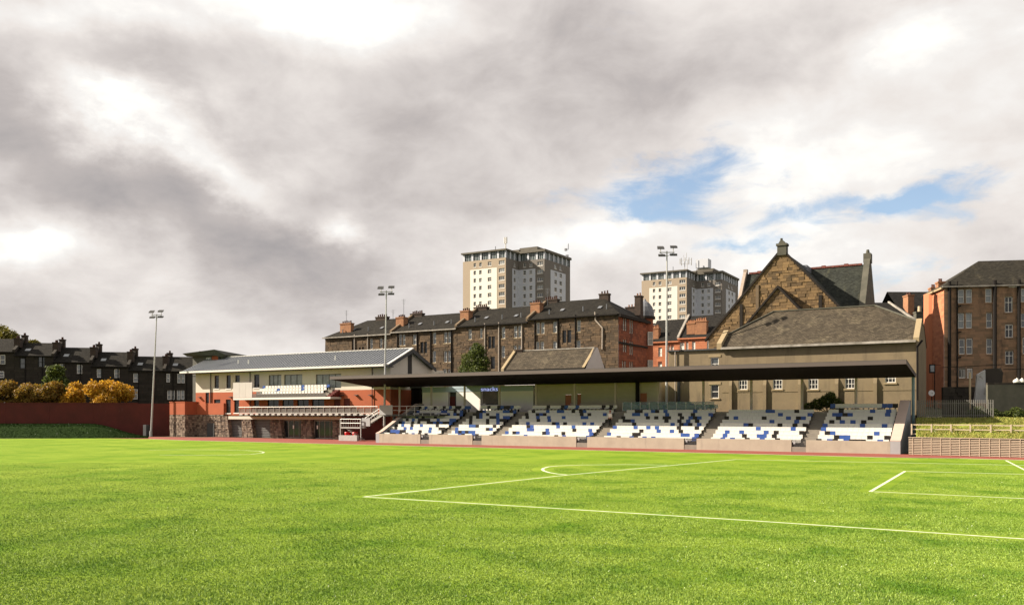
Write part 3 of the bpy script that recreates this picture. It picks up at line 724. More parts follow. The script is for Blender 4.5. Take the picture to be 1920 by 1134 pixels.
# khaki block with orange doors
c0 = onY(1003, 740, KY)[0]; c1 = onY(1237, 740, KY)[0]
cb = thing('changing_block', 'khaki blockwork changing room wall with three orange doors at the back of the stand', 'building', (c0, KY, 3.9))
FC = Fac(c0, KY)
ds = [L2(FC.rect('y5', *q)) for q in ((250, 375, 322, 540), (392, 368, 438, 540), (1133, 358, 1215, 540))]
ds = [(d[0], d[1], 0, d[3]) for d in ds]; wid = c1-c0
b = MB(); walls(b, 0, wid, 0, 3.7, ds, depth=.12); b.face([(wid,0,0),(wid,3,0),(wid,3,3.7),(wid,0,3.7)]); b.face([(0,0,0),(0,3,0),(0,3,3.7),(0,0,3.7)]); b.obj('wall', 'khakiwall', cb)
for d in ds:
    b = MB(); b.box(d[0]+.02, d[1]-.02, .06, .11, .01, d[3]-.02); o = b.obj('door', 'orangedoor', cb)
    b = MB(); b.box(d[1]-.16, d[1]-.08, .03, .058, .95, 1.1); b.obj('handle', 'steel', o)
b = MB(); b.box(0, wid, -.1, 3, 3.7, 3.85); b.obj('roof', 'soffit', cb)
pc = L2(FC.rect('y5', 1092, 250, 1128, 560)); b = MB(); b.box(pc[0], pc[1], -.32, -.003, 0, 3.69); b.obj('pier', 'pipe', cb)

q0, q1 = onY(757, 740, 98.6)[0], onY(791, 740, 98.6)[0]
lk_ = thing('link_corridor', 'dark metal clad link between the clubhouse gable and the snack kiosk', 'building', (q0, 98.6, 0))
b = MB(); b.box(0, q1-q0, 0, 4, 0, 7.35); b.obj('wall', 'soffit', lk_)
for x in (.2, (q1-q0)*.5, q1-q0-.2): b = MB(); b.box(x-.12, x+.12, -.12, -.003, 0, 7.3); b.obj('post', 'pipe', lk_)
b = MB(); b.box(-.15, q1-q0+.1, -.3, 4.1, 7.36, 7.5); b.obj('roof', 'darkmetal', lk_)
# ------------------------------------------------------------------ person on the aisle steps
def skin(name, pts, edges, rad, m, par, root=0, sub=2):
    me = bpy.data.meshes.new(name); me.from_pydata(pts, edges, [])
    o = bpy.data.objects.new(name, me); C.objects.link(o)
    o.modifiers.new('s', 'SKIN'); me.skin_vertices[0].data[root].use_root = True
    for i, r in enumerate(rad): me.skin_vertices[0].data[i].radius = (r, r) if isinstance(r, (int, float)) else r
    sd = o.modifiers.new('d', 'SUBSURF'); sd.levels = sub; sd.render_levels = sub
    bpy.context.view_layer.update()
    nm = bpy.data.meshes.new_from_object(o.evaluated_get(bpy.context.evaluated_depsgraph_get())); bpy.data.objects.remove(o)
    nm.name = name; nm.materials.clear(); nm.materials.append(M[m]); nm.polygons.foreach_set('use_smooth', [True]*len(nm.polygons))
    return link(name, nm, par)
px_, py_ = onY(1144, 790, seatY(5)-.36)[:2]
pe = thing('person', 'person with red hair in a pale shirt and black trousers standing on the aisle steps', 'person', (px_, py_, flr(5)+.003), rz=-.15)
pts = [(0,0,.93)]; ed = []; rad = [(.14, .10)]
def ch(start, seq):
    p = start
    for v, r in seq:
        pts.append(v); rad.append(r); ed.append((p, len(pts)-1)); p = len(pts)-1
    return p
top = ch(0, [((0,.0,1.12), (.125,.09)), ((0,.0,1.32), (.15,.10)), ((0,.0,1.43), (.10,.07)), ((0,-.01,1.50), .05), ((0,-.02,1.57), (.065,.075)), ((0,-.02,1.66), (.078,.095)), ((0,-.015,1.74), (.06,.075))])
for s in (-1, 1):
    ch(0, [((s*.095,0,.86), .085), ((s*.105,-.01,.50), .058), ((s*.11,.01,.12), .04), ((s*.115,.0,.05), .042), ((s*.13,-.14,.035), .035)])
    sh = ch(2, [((s*.19,0,1.39), .055), ((s*.235,.01,1.12), .042), ((s*.25,-.03,.90), .03), ((s*.25,-.05,.83), (.026,.035))])
    for q in range(4): ch(sh, [((s*.25,-.075+.02*q,.78), .0095), ((s*.247,-.078+.02*q,.745+.006*abs(q-1)), .0085), ((s*.243,-.078+.02*q,.715+.008*abs(q-1)), .008)])
    ch(sh, [((s*.245,-.095,.80), .011), ((s*.242,-.11,.765), .0095)])
skin('body', pts, ed, rad, 'skin', pe)
skin('shirt', [(0,0,.95),(0,0,1.12),(0,0,1.32),(0,0,1.42),(.19,0,1.39),(.235,.01,1.12),(.249,-.025,.92),(-.19,0,1.39),(-.235,.01,1.12),(-.249,-.025,.92)],
     [(0,1),(1,2),(2,3),(2,4),(4,5),(5,6),(2,7),(7,8),(8,9)], [(.165,.125),(.15,.112),(.172,.12),(.10,.08),.07,.056,.045,.07,.056,.045], 'shirt', pe, 2)
skin('trousers', [(0,0,.95),(.095,0,.84),(.105,-.01,.50),(.11,.01,.08),(-.095,0,.84),(-.105,-.01,.50),(-.11,.01,.08)], [(0,1),(1,2),(2,3),(0,4),(4,5),(5,6)], [(.155,.118),.098,.075,.06,.098,.075,.06], 'trousers', pe)
skin('hair', [(0,.02,1.62),(0,.015,1.70),(0,-.005,1.765)], [(0,1),(1,2)], [(.078,.075),(.09,.092),(.07,.085)], 'hair', pe, 1)
for s in (-1, 1):
    b = MB(); b.box(s*.125-.045, s*.125+.045, -.19, .06, 0, .07); b.obj('shoe', 'trousers', pe)
    b = MB(); b.tube((s*.03, -.108, 1.655), (s*.03, -.118, 1.655), .011, n=6); b.obj('eye', 'seatk', pe)
b = MB(); b.prism([(-.105, 1.65), (-.135, 1.61), (-.105, 1.60)], 0, -.012, .012); b.obj('nose', 'skin', pe)
b = MB(); b.box(-.025, .025, -.108, -.1, 1.567, 1.575); b.obj('mouth', 'hair', pe)

# ------------------------------------------------------------------ floodlights
def floodlight(base, top, label, bz=0., hw=1.2):
    """tapered mast carrying two pairs of lamps on a crosshead"""
    t = thing('floodlight', label, 'floodlight', (base[0], base[1], bz), group='floodlight masts around the pitch')
    d = Vector(top)-Vector((base[0], base[1], bz)); b = MB()
    b.tube((0,0,-.2), d*.5, .17, .125, 10); b.tube(d*.5, d, .125, .075, 10); b.tube((0,0,0), (0,0,.9), .24, .24, 10); b.obj('mast', 'steel', t, smooth=False)
    b = MB(); c, s = math.cos(YAW), math.sin(YAW)
    R = lambda x, y, z: (d.x+x*c-y*s, d.y+x*s+y*c, d.z+z)
    b.bar(R(-hw*.72, 0, -.15), R(hw*.72, 0, -.15), .09, .09); b.bar(R(-hw*.6, 0, .35), R(-hw*.6, 0, -.2), .07, .07); b.bar(R(hw*.6, 0, .35), R(hw*.6, 0, -.2), .07, .07)
    b.bar(R(-hw*.72, 0, -.15), R(0, 0, -.6), .05, .05); b.bar(R(hw*.72, 0, -.15), R(0, 0, -.6), .05, .05)
    b.obj('crosshead', 'steel', t)
    for x, z, ti in ((-.62, .42, .55), (.60, .52, .42), (-.52, -.48, .35), (.58, -.42, .25)):
        b = MB(); q = []
        for zz in (-.15, .15):
            for xx, yy in ((-.42, -.30), (.42, -.30), (.36, .28), (-.36, .28)):
                Y = yy; Zz = zz*(1 if yy < 0 else .6)
                q.append(R(x*hw+xx, Y*math.cos(ti)+Zz*math.sin(ti)-.1, z-(-Y*math.sin(ti))*1.0+Zz*math.cos(ti)))
        b.add(q, [(0,1,5,4),(1,2,6,5),(2,3,7,6),(3,0,4,7),(3,2,1,0),(4,5,6,7)]); b.obj('lamp', 'lampdark', t)
    return t
bx = ground(283, 818); kk = 5920/43.
f1 = floodlight(bx, atk(294, 589, kk), 'floodlight mast standing by the dark red wall, leftmost of the three')
b = MB(); b.box(-1.5, -.75, -.35, .35, 0, 1.9); b.obj('control_cabinet', 'darkmetal', f1)
p = onY(720, 800, 91.3); kk = -SN*p[0]+CS*p[1]
floodlight(p[:2], atk(724.5, 545, kk), 'floodlight mast between the clubhouse stairs and the end of the stand')
p = onY(1249.5, 800, 96.2); kk = -SN*p[0]+CS*p[1]
floodlight(p[:2], atk(1250.5, 471, kk), 'tallest floodlight mast, rising behind the stand roof beside the distant tower', bz=3.6, hw=1.25)

# ------------------------------------------------------------------ clubhouse
CX, CY = -116.1, 93.8
cl = thing('clubhouse', 'three storey cream and terracotta clubhouse on a stone base with a metal roof', 'clubhouse', (CX, CY, 0))
FC = Fac(CX, CY)
def X(px, py=740, F=FC, off=0.): return F.at('p', px, py, off)[0]
xl = X(367); xr = -74.4-CX; ZB, ZM = 3.45, 0
zmid = FC.at('p', 480, 734)[1]; ztop = 10.2
UH = []      # openings: (rect, frame, style)
z2r = lambda *a: FC.rect('z2', *a)
for q, st in (((335,400,380,530), 'lad'), ((455,395,500,530), 'lad'), ((545,395,592,465), 'sash'), ((735,388,790,520), 'lad')): UH.append((z2r(*q), 'frame_d', st, 'pane_d'))
for q, st in (((885,392,1012,525), 'mul3'), ((1040,388,1225,525), 'mul3'), ((1362,384,1618,525), 'mul4')): UH.append((z2r(*q), 'frame_d', st, 'pane_l'))  # paler glass colour stands in for sky reflected in the big windows
LH = []
LH.append((z2r(245,570,280,780), 'frame_d', 'lad', 'pane_d'))
for q in ((330,640,395,705), (735,640,785,705)): LH.append((z2r(*q), 'frame_d', 'sash', 'pane_d'))
for q in ((450,640,500,778), (535,640,585,775)): LH.append((z2r(*q), 'frame_d', 'lad', 'pane_d'))
for q in ((872,640,985,735), (1022,640,1135,735), (1172,640,1288,735), (1322,640,1445,735)): LH.append((z2r(*q), 'frame_d', 'mul2', 'pane_d'))
z3r = lambda *a: FC.rect('z3', *a)
dr = [z3r(140,630,205,715), z3r(240,630,303,715)]
b = MB(); walls(b, xl, xr, zmid, ztop, [u[0] for u in UH], depth=.28); 
walls(b, 0, 13, zmid, ztop, [], fn=lambda a, d, z: (xr-d, a, z)); b.face([(xl,0,zmid),(xl,10,zmid),(xl,10,ztop),(xl,0,ztop)])
# gable over the right end
gz = 13.05; b.face([(xr,-.0,ztop),(xr,9.6,ztop),(xr,4.2,gz-.2)])
b.obj('upper_wall', 'cream', cl)
b = MB(); walls(b, xl, xr, ZB, zmid-.004, [u[0] for u in LH]+dr, depth=.28); walls(b, 0, 13, .0, zmid-.004, [], fn=lambda a, d, z: (xr+.02-d, a, z)); b.face([(xl,0,0),(xl,10,0),(xl,10,zmid),(xl,0,zmid)])
b.obj('lower_wall', 'terra', cl)
for r, fr, st, pn in UH+LH: window(cl, *r, y=.16, frame=fr, pane=pn, style=st, fw=.09, sill='whitemetal' if r[1]-r[0] < 1.6 else None)
for r in dr:
    b = MB(); b.box(r[0]+.03, r[1]-.03, .1, .15, r[2], r[3]-.03); b.obj('door', 'reddoor', cl)
b = MB(); q = z3r(862, 240, 905, 420)
yq = [onX(a, 680, CX+xr)[1]-CY for a in (760, 768)]
b.box(xr-.0+.003, xr+.06, 4.0, 4.9, 9.2, 12.5); b.obj('gable_window', 'frame_d', cl)
# recess shades and small fittings: downpipes, wall lamps
for px in (396, 470, 699): b = MB(); x = X(px); b.tube((x, -.14, 3.6), (x, -.14, ztop), .06); b.obj('downpipe', 'darkmetal', cl)
for zn, x, y in (('z2', 190, 620), ('z2', 505, 618), ('z3', 230, 602), ('z3', 372, 600), ('z3', 515, 600)):
    a, z = FC.at(zn, x, y); b = MB(); b.prism([(-.45, z), (-.003, z), (-.003, z+.12)], 0, a-.3, a+.3); b.obj('wall_lamp', 'darkmetal', cl)
# stone base: leaning gabion piers, shutters and glazed doors between
def pier(xa, xb, lean=.35, y=-.55, d=.7, h=3.35, seed=1):
    b = MB(); b.add([(xa+.05,y+.1,0),(xb+lean-.05,y+.1,0),(xb-.05,y+.1,h-.06),(xa+.05,y+.1,h-.06),(xa+.05,y+d+.4,0),(xb+lean-.05,y+d+.4,0),(xb-.05,y+d+.4,h-.06),(xa+.05,y+d+.4,h-.06)],
          [(0,1,2,3),(1,5,6,2),(4,0,3,7),(3,2,6,7)]); p = b.obj('gabion_pier', 'gabionback', cl)
    b = MB(); lo = lambda z: xb+lean*(1-z/h)
    stones(b, xa, xb+lean, 0.02, h, ch=.30, lw=(.25, .55), proud=(.02, .11), clip=lambda z: (xa, lo(z)), fn=lambda a, dd, z: (a, y+.1+dd, z), seed=seed)
    stones(b, 0, d+.3, 0.02, h, ch=.30, lw=(.25, .5), proud=(.01, .06), fn=lambda a, dd, z: (lo(z)-dd-.05, y+.12+a, z), seed=seed+9)
    b.obj('stones', 'gabion', p, kind='stuff')
    b = MB(); n = max(2, round((xb-xa)/.75))
    for i in range(n+1): x = xa+(xb-xa)*i/n; b.bar((x+lean*i/n, y-.02, .02), (x, y-.02, h), .03, .03)
    for j in range(5): z = h*j/4; b.bar((xa, y-.025, z+.01), (lo(z), y-.025, z+.01), .03, .03)
    b.obj('wire_cage', 'mesh', p)
zc = 800
for i, (a, c, l) in enumerate(((386.5, 431, .5), (458, 474, .7), (511, 529, .7), (569, 585.5, .6), (628, 646, .3))): pier(X(a, zc), X(c, zc), l, seed=20+i)
pr = FC.rect('z2', 292, 880, 362, 1018)
b = MB(); b.box(pr[0], pr[1], -.60, -.53, 0, pr[3]); b.obj('door', 'darkmetal', cl)
def zone(px0, px1): return X(px0, zc), X(px1, zc)
for a, c in ((431, 460), (476, 513)):
    x0, x1 = zone(a, c); n = 11
    for j in range(n): b = MB(); z = .02+2.75*j/n; b.box(x0-.3, x1+.3, .18, .24, z+.035, z+2.75/n-.035); b.obj('shutter_slat', 'shutter', cl)
b = MB(); b.face([(X(386),.29,0),(X(650),.29,0),(X(650),.29,3.4),(X(386),.29,3.4)]); b.obj('base_wall', 'darkclad', cl)
for a, c in ((530, 570), (588, 628)):
    x0, x1 = zone(a, c); n = 4
    window(cl, x0+.1, x1-.0, .03, 2.75, y=.1, frame='frame_g', pane='pane_d', style='mul4', fw=.10)
    for px in ((550,) if a == 530 else (595,)):
        x = X(px, 800); b = MB(); b.box(x-.14, x+.14, .02, .03, 1.45, 1.95); b.obj('notice', 'paper', cl)
b = MB(); b.box(X(434, 790), X(646, 786), -.62, .2, 2.82, 3.28); b.obj('lintel_beam', 'cream', cl)
b = MB(); b.box(X(648, 800), xr, -.0, .2, 0, 3.5); b.obj('side_base_wall', 'redwall', cl)
# terrace balcony with balustrade
ty = -2.6; FT = Fac(CX, CY+ty)
t0 = FT.at('p', 449, 775)[0]; t1 = FT.at('p', 709, 775)[0]; tz = 3.62; tr = FT.at('p', 570, 762.5)[1]
b = MB(); b.box(t0, t1, ty, -.003, tz-.28, tz); b.obj('terrace_slab', 'darkmetal', cl)
b = MB(); n = 24
for i in range(n): x = t0+(t1-t0)*(i+.25)/n; b.box(x, x+(t1-t0)*.55/n, ty-.25, ty-.003, tz-.13, tz+.02)
b.obj('slab_brackets', 'whitemetal', cl)
b = MB(); b.tube((t0, ty-.12, tr), (t1, ty-.12, tr), .06, n=8); b.tube((t0, ty-.12, tr), (t0, -.1, tr), .06); b.tube((t0, ty-.06, tz+.16), (t1, ty-.06, tz+.16), .03, n=6); b.obj('handrail', 'whitemetal', cl)
n = 22
for i in range(n+1):
    x = t0+(t1-t0)*i/n; b = MB(); b.bar((x, ty-.02, tz-.2), (x, ty-.12, tr-.02), .05, .05); b.obj('rail_post', 'steel', cl)
    if i < n: b = MB(); w = (t1-t0)/n; b.box(x+.05, x+w-.05, ty-.03, ty-.012, tz+.12, tr-.18); b.obj('balustrade_panel', 'glassgrey', cl)
# seating balcony on the upper floor
by = -2.3; FBc = Fac(CX, CY+by)
s0, s1 = FBc.at('z2', 525, 560)[0], FBc.at('z2', 1460, 580)[0]; zb = FBc.at('z2', 1000, 632)[1]
zu = FBc.at('z2', 600, 470)[1]; sx = FBc.at('z2', 718, 560)[0]
b = MB(); b.box(s0, s1+.9, by, -.003, zb-.12, zb+.18); b.obj('upper_balcony', 'whitemetal', cl)
for i in range(3):
    w = (sx-s0)/3; b = MB(); b.box(s0+w*i+.015, s0+w*(i+1)-.015, by-.03, by+.02, zb+.2, zu-.0); b.obj('screen_panel', 'screenpanel', cl)
x2 = FBc.at('z2', 690, 560)[0]
b = MB(); b.box(sx+.0, s1, by-.0, by+.03, zb+.2, zb+.75); b.obj('front_rail_panel', 'glassgrey', cl)
for i, (yy, zz) in enumerate(((-1.9, .15), (-1.25, .6), (-.6, 1.05))):
    b = MB(); b.box(sx+.05, s1, yy-.3, yy+.35, zb+.18, zb+.18+zz); b.obj('seating_step', 'conc_dark', cl)
    n = int((s1-sx-.6)/.62)
    for j in range(n):
        c = 'wbk'[(1 if rng.random() < .14 else 0)] if i else 'w'
        link('seat', SM[c], cl, (sx+.4+.62*j, yy+.28, zb+.18+zz-.02))
b = MB()
for i in range(5): b.box(s1+.03, s1+.85, by+.1+.4*i, by+.1+.4*(i+1), zb+.18, zb+.34+.22*i)
b.obj('balcony_steps', 'reddoor', cl)
# roof with standing seams, fascia gutter and the boxed stair head
Ye, Yr, Yb = -1.5, 4.2, 9.9; Ze, Zr = 10.42, 13.0; RX = -73.65-CX
pt = lambda f: (Ye+(Yr-Ye)*f, Ze+(Zr-Ze)*f)
b = MB(); b.prism([(Ye, Ze), (Yr, Zr), (Yb, Ze), (Yb, Ze-.16), (Yr, Zr-.2), (Ye, Ze-.16)], 0, 0, RX); rf = b.obj('roof', 'roofmetal', cl)
sm = MB(); sm.bar((0, Ye+.04, Ze+.035), (0, Yr-.05, Zr+.035), .105, .09); sme = sm.mesh('roof_seam', ['seam'])
n = 66
for i in range(n): link('roof_seam', sme, rf, (.35+(RX-.7)*i/(n-1), 0, 0))
b = MB(); b.box(-.1, RX-.6, Ye-.16, Ye, Ze-.22, Ze+.06); b.obj('gutter', 'whitemetal', rf)
b = MB(); b.box(0, RX-.3, Ye+.02, .2, Ze-.30, Ze-.165); b.obj('eaves_soffit', 'darkmetal', rf)
b = MB(); b.bar((RX, Ye+.02, Ze+.02), (RX, Yr, Zr+.02), .30, .14); b.box(1, RX, Yr-.16, Yr+.16, Zr+.0, Zr+.1); b.obj('ridge_and_verge', 'whitemetal', rf)
b = MB(); b.prism([(Ye, Ze-.55), (Ye, Ze-.05), (Yr, Zr-.05), (Yb, Ze-.05), (Yb, Ze-.55), (Yr, Zr-.65)], 0, RX+.003, RX+.06); b.obj('barge_board', 'darkmetal', rf)
for q in ((545, 260, 575), (655, 275, 0)):
    pass
for px, py in ((447, 679), (466, 681), (629, 682)):
    x, z = Fac(CX, CY+1.0).at('p', px, py); b = MB(); b.tube((x, 1.0, 11.4), (x, 1.0, 12.15), .09); b.obj('roof_vent', 'whitemetal', rf)
hx0, hx1 = -119.0-CX, -112.6-CX
b = MB(); walls(b, hx0, hx1, ztop-.3, 13.3, [(hx0+3.2, hx0+4.4, 11.9, 13.0)], y=3.2, depth=.15); b.face([(hx1,3.2,10),(hx1,9,10),(hx1,9,13.3),(hx1,3.2,13.3)]); b.face([(hx0,3.2,0),(hx0,9,0),(hx0,9,13.3),(hx0,3.2,13.3)]); b.face([(hx0,3.2,0),(xl+.0,3.2,0),(xl,3.2,10),(hx0,3.2,10)])
hd = b.obj('stair_head', 'darkclad', cl); window(hd, hx0+3.2, hx0+4.4, 11.9, 13.0, y=3.3, frame='frame_w', pane='pane_l', style='mul2')
b = MB(); b.box(hx1-1.6, hx1-.2, 3.15, 3.198, 12.2, 13.2); b.obj('red_panel', 'terra', hd)
b = MB(); b.add([(hx0-1.0,1.9,13.75),(hx1+.4,1.9,14.15),(hx1+1.4,3.2,13.35),(hx1+1.4,9.6,13.35),(hx0-1,9.6,13.75),(hx0-.4,2.4,13.25),(hx1-.2,2.4,13.28),(hx1+.9,3.5,12.75),(hx1+.9,9.4,12.75),(hx0-.4,9.4,13.25)],
    [(0,1,2,3,4),(0,5,6,1),(1,6,7,2),(2,7,8,3),(0,4,9,5),(5,9,8,7,6)]); b.obj('canopy_roof', 'darkclad', hd)
# outside stair at the right end
x0 = FT.at('p', 658, 795)[0]; x1 = FT.at('p', 696, 795)[0]; sy = ty-1.2; lz = 1.85
b = MB(); b.box(x0, x1, sy-1., sy+.2, lz-.16, lz); b.box(x0, x1-.4, sy-1.3, sy-.9, .0, .75); b.obj('stair_landing', 'steel', cl)
b = MB()
for xx in (x0, x1):
    b.box(xx-.05, xx+.05, sy-1.0, sy-.9, 0, lz+1.1)
for zz in (lz+1.1, lz+.55): b.tube((x0, sy-.95, zz), (x1, sy-.95, zz), .045)
for i in range(9): xx = x0+(x1-x0)*(i+.5)/9; b.box(xx-.015, xx+.015, sy-.96, sy-.94, lz, lz+1.08)
b.obj('stair_railing', 'steel', cl)
for i in range(8):
    b = MB(); xx = x0+.9+.33*i; zz = lz-.2*(i+1); b.box(xx, xx+.36, sy-.85, sy-.1, zz-.06, zz); b.obj('stair_tread', 'steel', cl)
x3 = x1+3.6
for i in range(10):
    b = MB(); xx = x1+.34*i; zz = lz+.19*(i+1); b.box(xx, xx+.36, sy-.6, sy+.4, zz-.07, zz); b.obj('stair_tread', 'steel', cl)
b = MB(); b.bar((x1, sy-.62, lz), (x3, sy-.62, tz), .06, .28); b.tube((x1, sy-.62, lz+1.), (x3, sy-.62, tz+1.05), .05); b.tube((x1, sy+.42, lz+1.), (x3, sy+.42, tz+1.05), .05)
for i in range(8): f = i/7; b.box(x1+(x3-x1)*f-.02, x1+(x3-x1)*f+.02, sy-.64, sy-.6, lz+(tz-lz)*f, lz+1+(tz-lz)*f)
b.tube((x3, sy-.6, tz+1.05), (x3+9, sy-.6, tz+1.05), .05); b.tube((x3, sy-.6, tz+.5), (x3+9, sy-.6, tz+.5), .03)
for i in range(8): b.box(x3+9*i/7-.03, x3+9*i/7+.03, sy-.63, sy-.57, tz-.2, tz+1.05)
b.obj('stair_handrail', 'steel', cl)
b = MB(); b.box(x3, x3+9, sy-.6, .0, tz-.28, tz-.003); b.box(x3+1, x3+1.3, sy, sy+.3, 0, tz-.28); b.obj('stair_platform', 'darkmetal', cl)
for px in (703, 738):
    x, z = FT.at('p', px, 789); b = MB()
    if px == 703: b.box(x-.7, x+.7, ty-1.9, ty-1.85, 2.0, 3.1)
    else: b.box(x-.9, x+1.3, ty-1.9, ty-1.85, tz-.1, tz+1.2)
    b.obj('stair_screen', 'endwall', cl)
# red wheeled bins
for i, (px, lab) in enumerate(((651.5, 'red litter bin standing clear of the stair, by the stone pier'), (666, 'red litter bin standing under the stair landing'))):
    a = onY(px, 820, CY-1.9); t = thing('litter_bin', lab, 'bin', (a[0], a[1], 0), group='red bins by the clubhouse stairs')
    b = MB(); b.tube((0,0,.05), (0,0,1.0), .30, .40, 14); b.obj('body', 'binred', t); b = MB(); b.tube((0,0,1.0), (0,0,1.1), .43, .38, 14); b.obj('lid', 'binred', t)
    b = MB(); b.tube((-.3,.25,.1), (.3,.25,.1), .1, n=10); b.obj('wheels', 'seatk', t)

# ------------------------------------------------------------------ low red block and wall to the left
ax, ay, _ = onY(318, 780, 91.2); bx_, by_, _ = onY(346.5, 780, 91.2)
lb = thing('stone_and_render_block', 'low terracotta block on rough stone between the red wall and the clubhouse', 'outbuilding', (ax, ay, 0))
w = bx_-ax; zt = onY(330, 754, 91.2)[2]; zg = onY(330, 777, 91.2)[2]
b = MB(); b.box(0, w, 0, 6, zg, zt); b.box(w, w+6.3, 2.3, 6, zg, zt-.15); b.box(-.06, w+.06, -.06, 6.06, zt, zt+.12, 0); b.obj('wall', 'terra', lb)
b = MB(); b.box(.03, w-.03, .08, 6, -.1, zg-.004); b.box(w-.03, w+6.2, 2.38, 6, -.1, zg-.004); o = b.obj('base', 'gabionback', lb)
b = MB(); stones(b, 0, w, 0, zg-.02, ch=.3, lw=(.25,.55), proud=(.02,.12), fn=lambda a, d, z: (a, .08+d, z), seed=3)
stones(b, w, w+6.2, 0, zg-.02, ch=.3, lw=(.25,.55), proud=(.02,.12), fn=lambda a, d, z: (a, 2.38+d, z), seed=4); stones(b, 0, 2.3, 0, zg-.02, ch=.3, lw=(.25,.5), proud=(.02,.1), fn=lambda a, d, z: (w-.03-d, a+.05, z), seed=5)
b.obj('stones', 'gabion', o, kind='stuff')
wa = ground(-330, 818.3); wb = ground(322, 817.3)
wd = Vector((wb[0]-wa[0], wb[1]-wa[1])); wl = wd.length
bw = thing('boundary_wall', 'long dark red painted wall with a flat coping behind the left end of the pitch', 'wall', (wa[0], wa[1], 0), math.atan2(wd.y, wd.x))
b = MB(); b.box(0, wl, 0, .4, -.3, 5.35); b.obj('wall', 'redwall', bw)
for i in range(int(wl/7)):
    b = MB(); b.box(i*7+.01, min(wl, i*7+7)-.01, -.06, .46, 5.354, 5.48); b.obj('coping', 'redwall', bw)
    if i: b = MB(); b.box(i*7-.05, i*7+.05, -.03, -.003, 0, 5.3); b.obj('joint_strip', 'reddoor', bw)
# grass bank at the foot of the wall
b = MB(); n = 40
prof = []
for i in range(n+1):
    px = -300+i*(278+300)/n; base = ground(px, 821.2); c = wa[0]+0; d = ray(px)
    nrm = (-wd.y/wl, wd.x/wl); kk = (wa[0]*nrm[0]+wa[1]*nrm[1])/(d[0]*nrm[0]+d[1]*nrm[1])-.02
    f = min(1, max(0, (278-px)/110)); h = 2.05*(f*f*(3-2*f))+.02
    kb = FOC*CAMZ/(821.2-HOR); kb = min(kb, kk-.4)
    prof.append(((d[0]*kb, d[1]*kb, .0), (d[0]*(kb*.45+kk*.55), d[1]*(kb*.45+kk*.55), h*.8), (d[0]*kk, d[1]*kk, h)))
pts = [q for p in prof for q in p]
b.add(pts, [(3*i+j, 3*i+3+j, 3*i+4+j, 3*i+1+j) for i in range(n) for j in range(2)])
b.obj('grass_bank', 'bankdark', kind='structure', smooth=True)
g = np.random.default_rng(21); n = 26000; ii = g.integers(0, 40, n); u, v = g.random(n), g.random(n)
A = np.array(prof); q0 = A[ii, 0]*(1-u[:, None])+A[ii+1, 0]*u[:, None]; q2 = A[ii, 2]*(1-u[:, None])+A[ii+1, 2]*u[:, None]; q1 = A[ii, 1]*(1-u[:, None])+A[ii+1, 1]*u[:, None]
pp = np.where((v < .5)[:, None], q0+(q1-q0)*(v*2)[:, None], q1+(q2-q1)*(v*2-1)[:, None])
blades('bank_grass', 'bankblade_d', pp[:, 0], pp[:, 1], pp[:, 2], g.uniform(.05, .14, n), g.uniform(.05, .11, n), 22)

# ------------------------------------------------------------------ sooty terrace on the left
ta = atk(-160, 700, 156); tdir = YAW+math.atan(.19)
FL = Fac(ta[0], ta[1], tdir)
cs_ = [(-150, 27, 658.8, 634), (27, 100, 667, 642.5), (100, 171, 679, 651.3), (171, 241, 687, 659.7), (241, 308, 694.6, 668), (308, 366, 696, 668.8), (366, 440, 702, 676)]
TW = {0: [(0,425,40,498), (-60,550,32,600)], 1: [(150,450,195,530), (290,440,340,520)], 2: [(450,495,490,565), (583,500,625,568)], 3: [(735,530,775,598), (867,532,907,600)], 4: [(1012,565,1052,633), (1005,685,1045,762)],
      5: [(1263,568,1291,633), (1346,568,1372,640), (1377,568,1403,640), (1270,690,1297,765), (1300,690,1327,765), (1343,690,1370,765), (1373,690,1400,765)], 6: []}
tl = ['end terrace house at the left edge with the highest slate roof', 'sooty terrace house with dark windows, right of the highest roof', 'sooty terrace house behind the green tree with two white sash windows',
      'sooty terrace house above the big yellow trees with two white sash windows', 'sooty terrace house with one white window above another, left of the floodlight', 'sooty terrace house with paired white windows beside the clubhouse', 'sooty terrace house mostly hidden by the clubhouse roof']
ch_ = {1: [(418,310)], 2: [(715,372)], 3: [(990,432)], 4: [(1265,418)]}
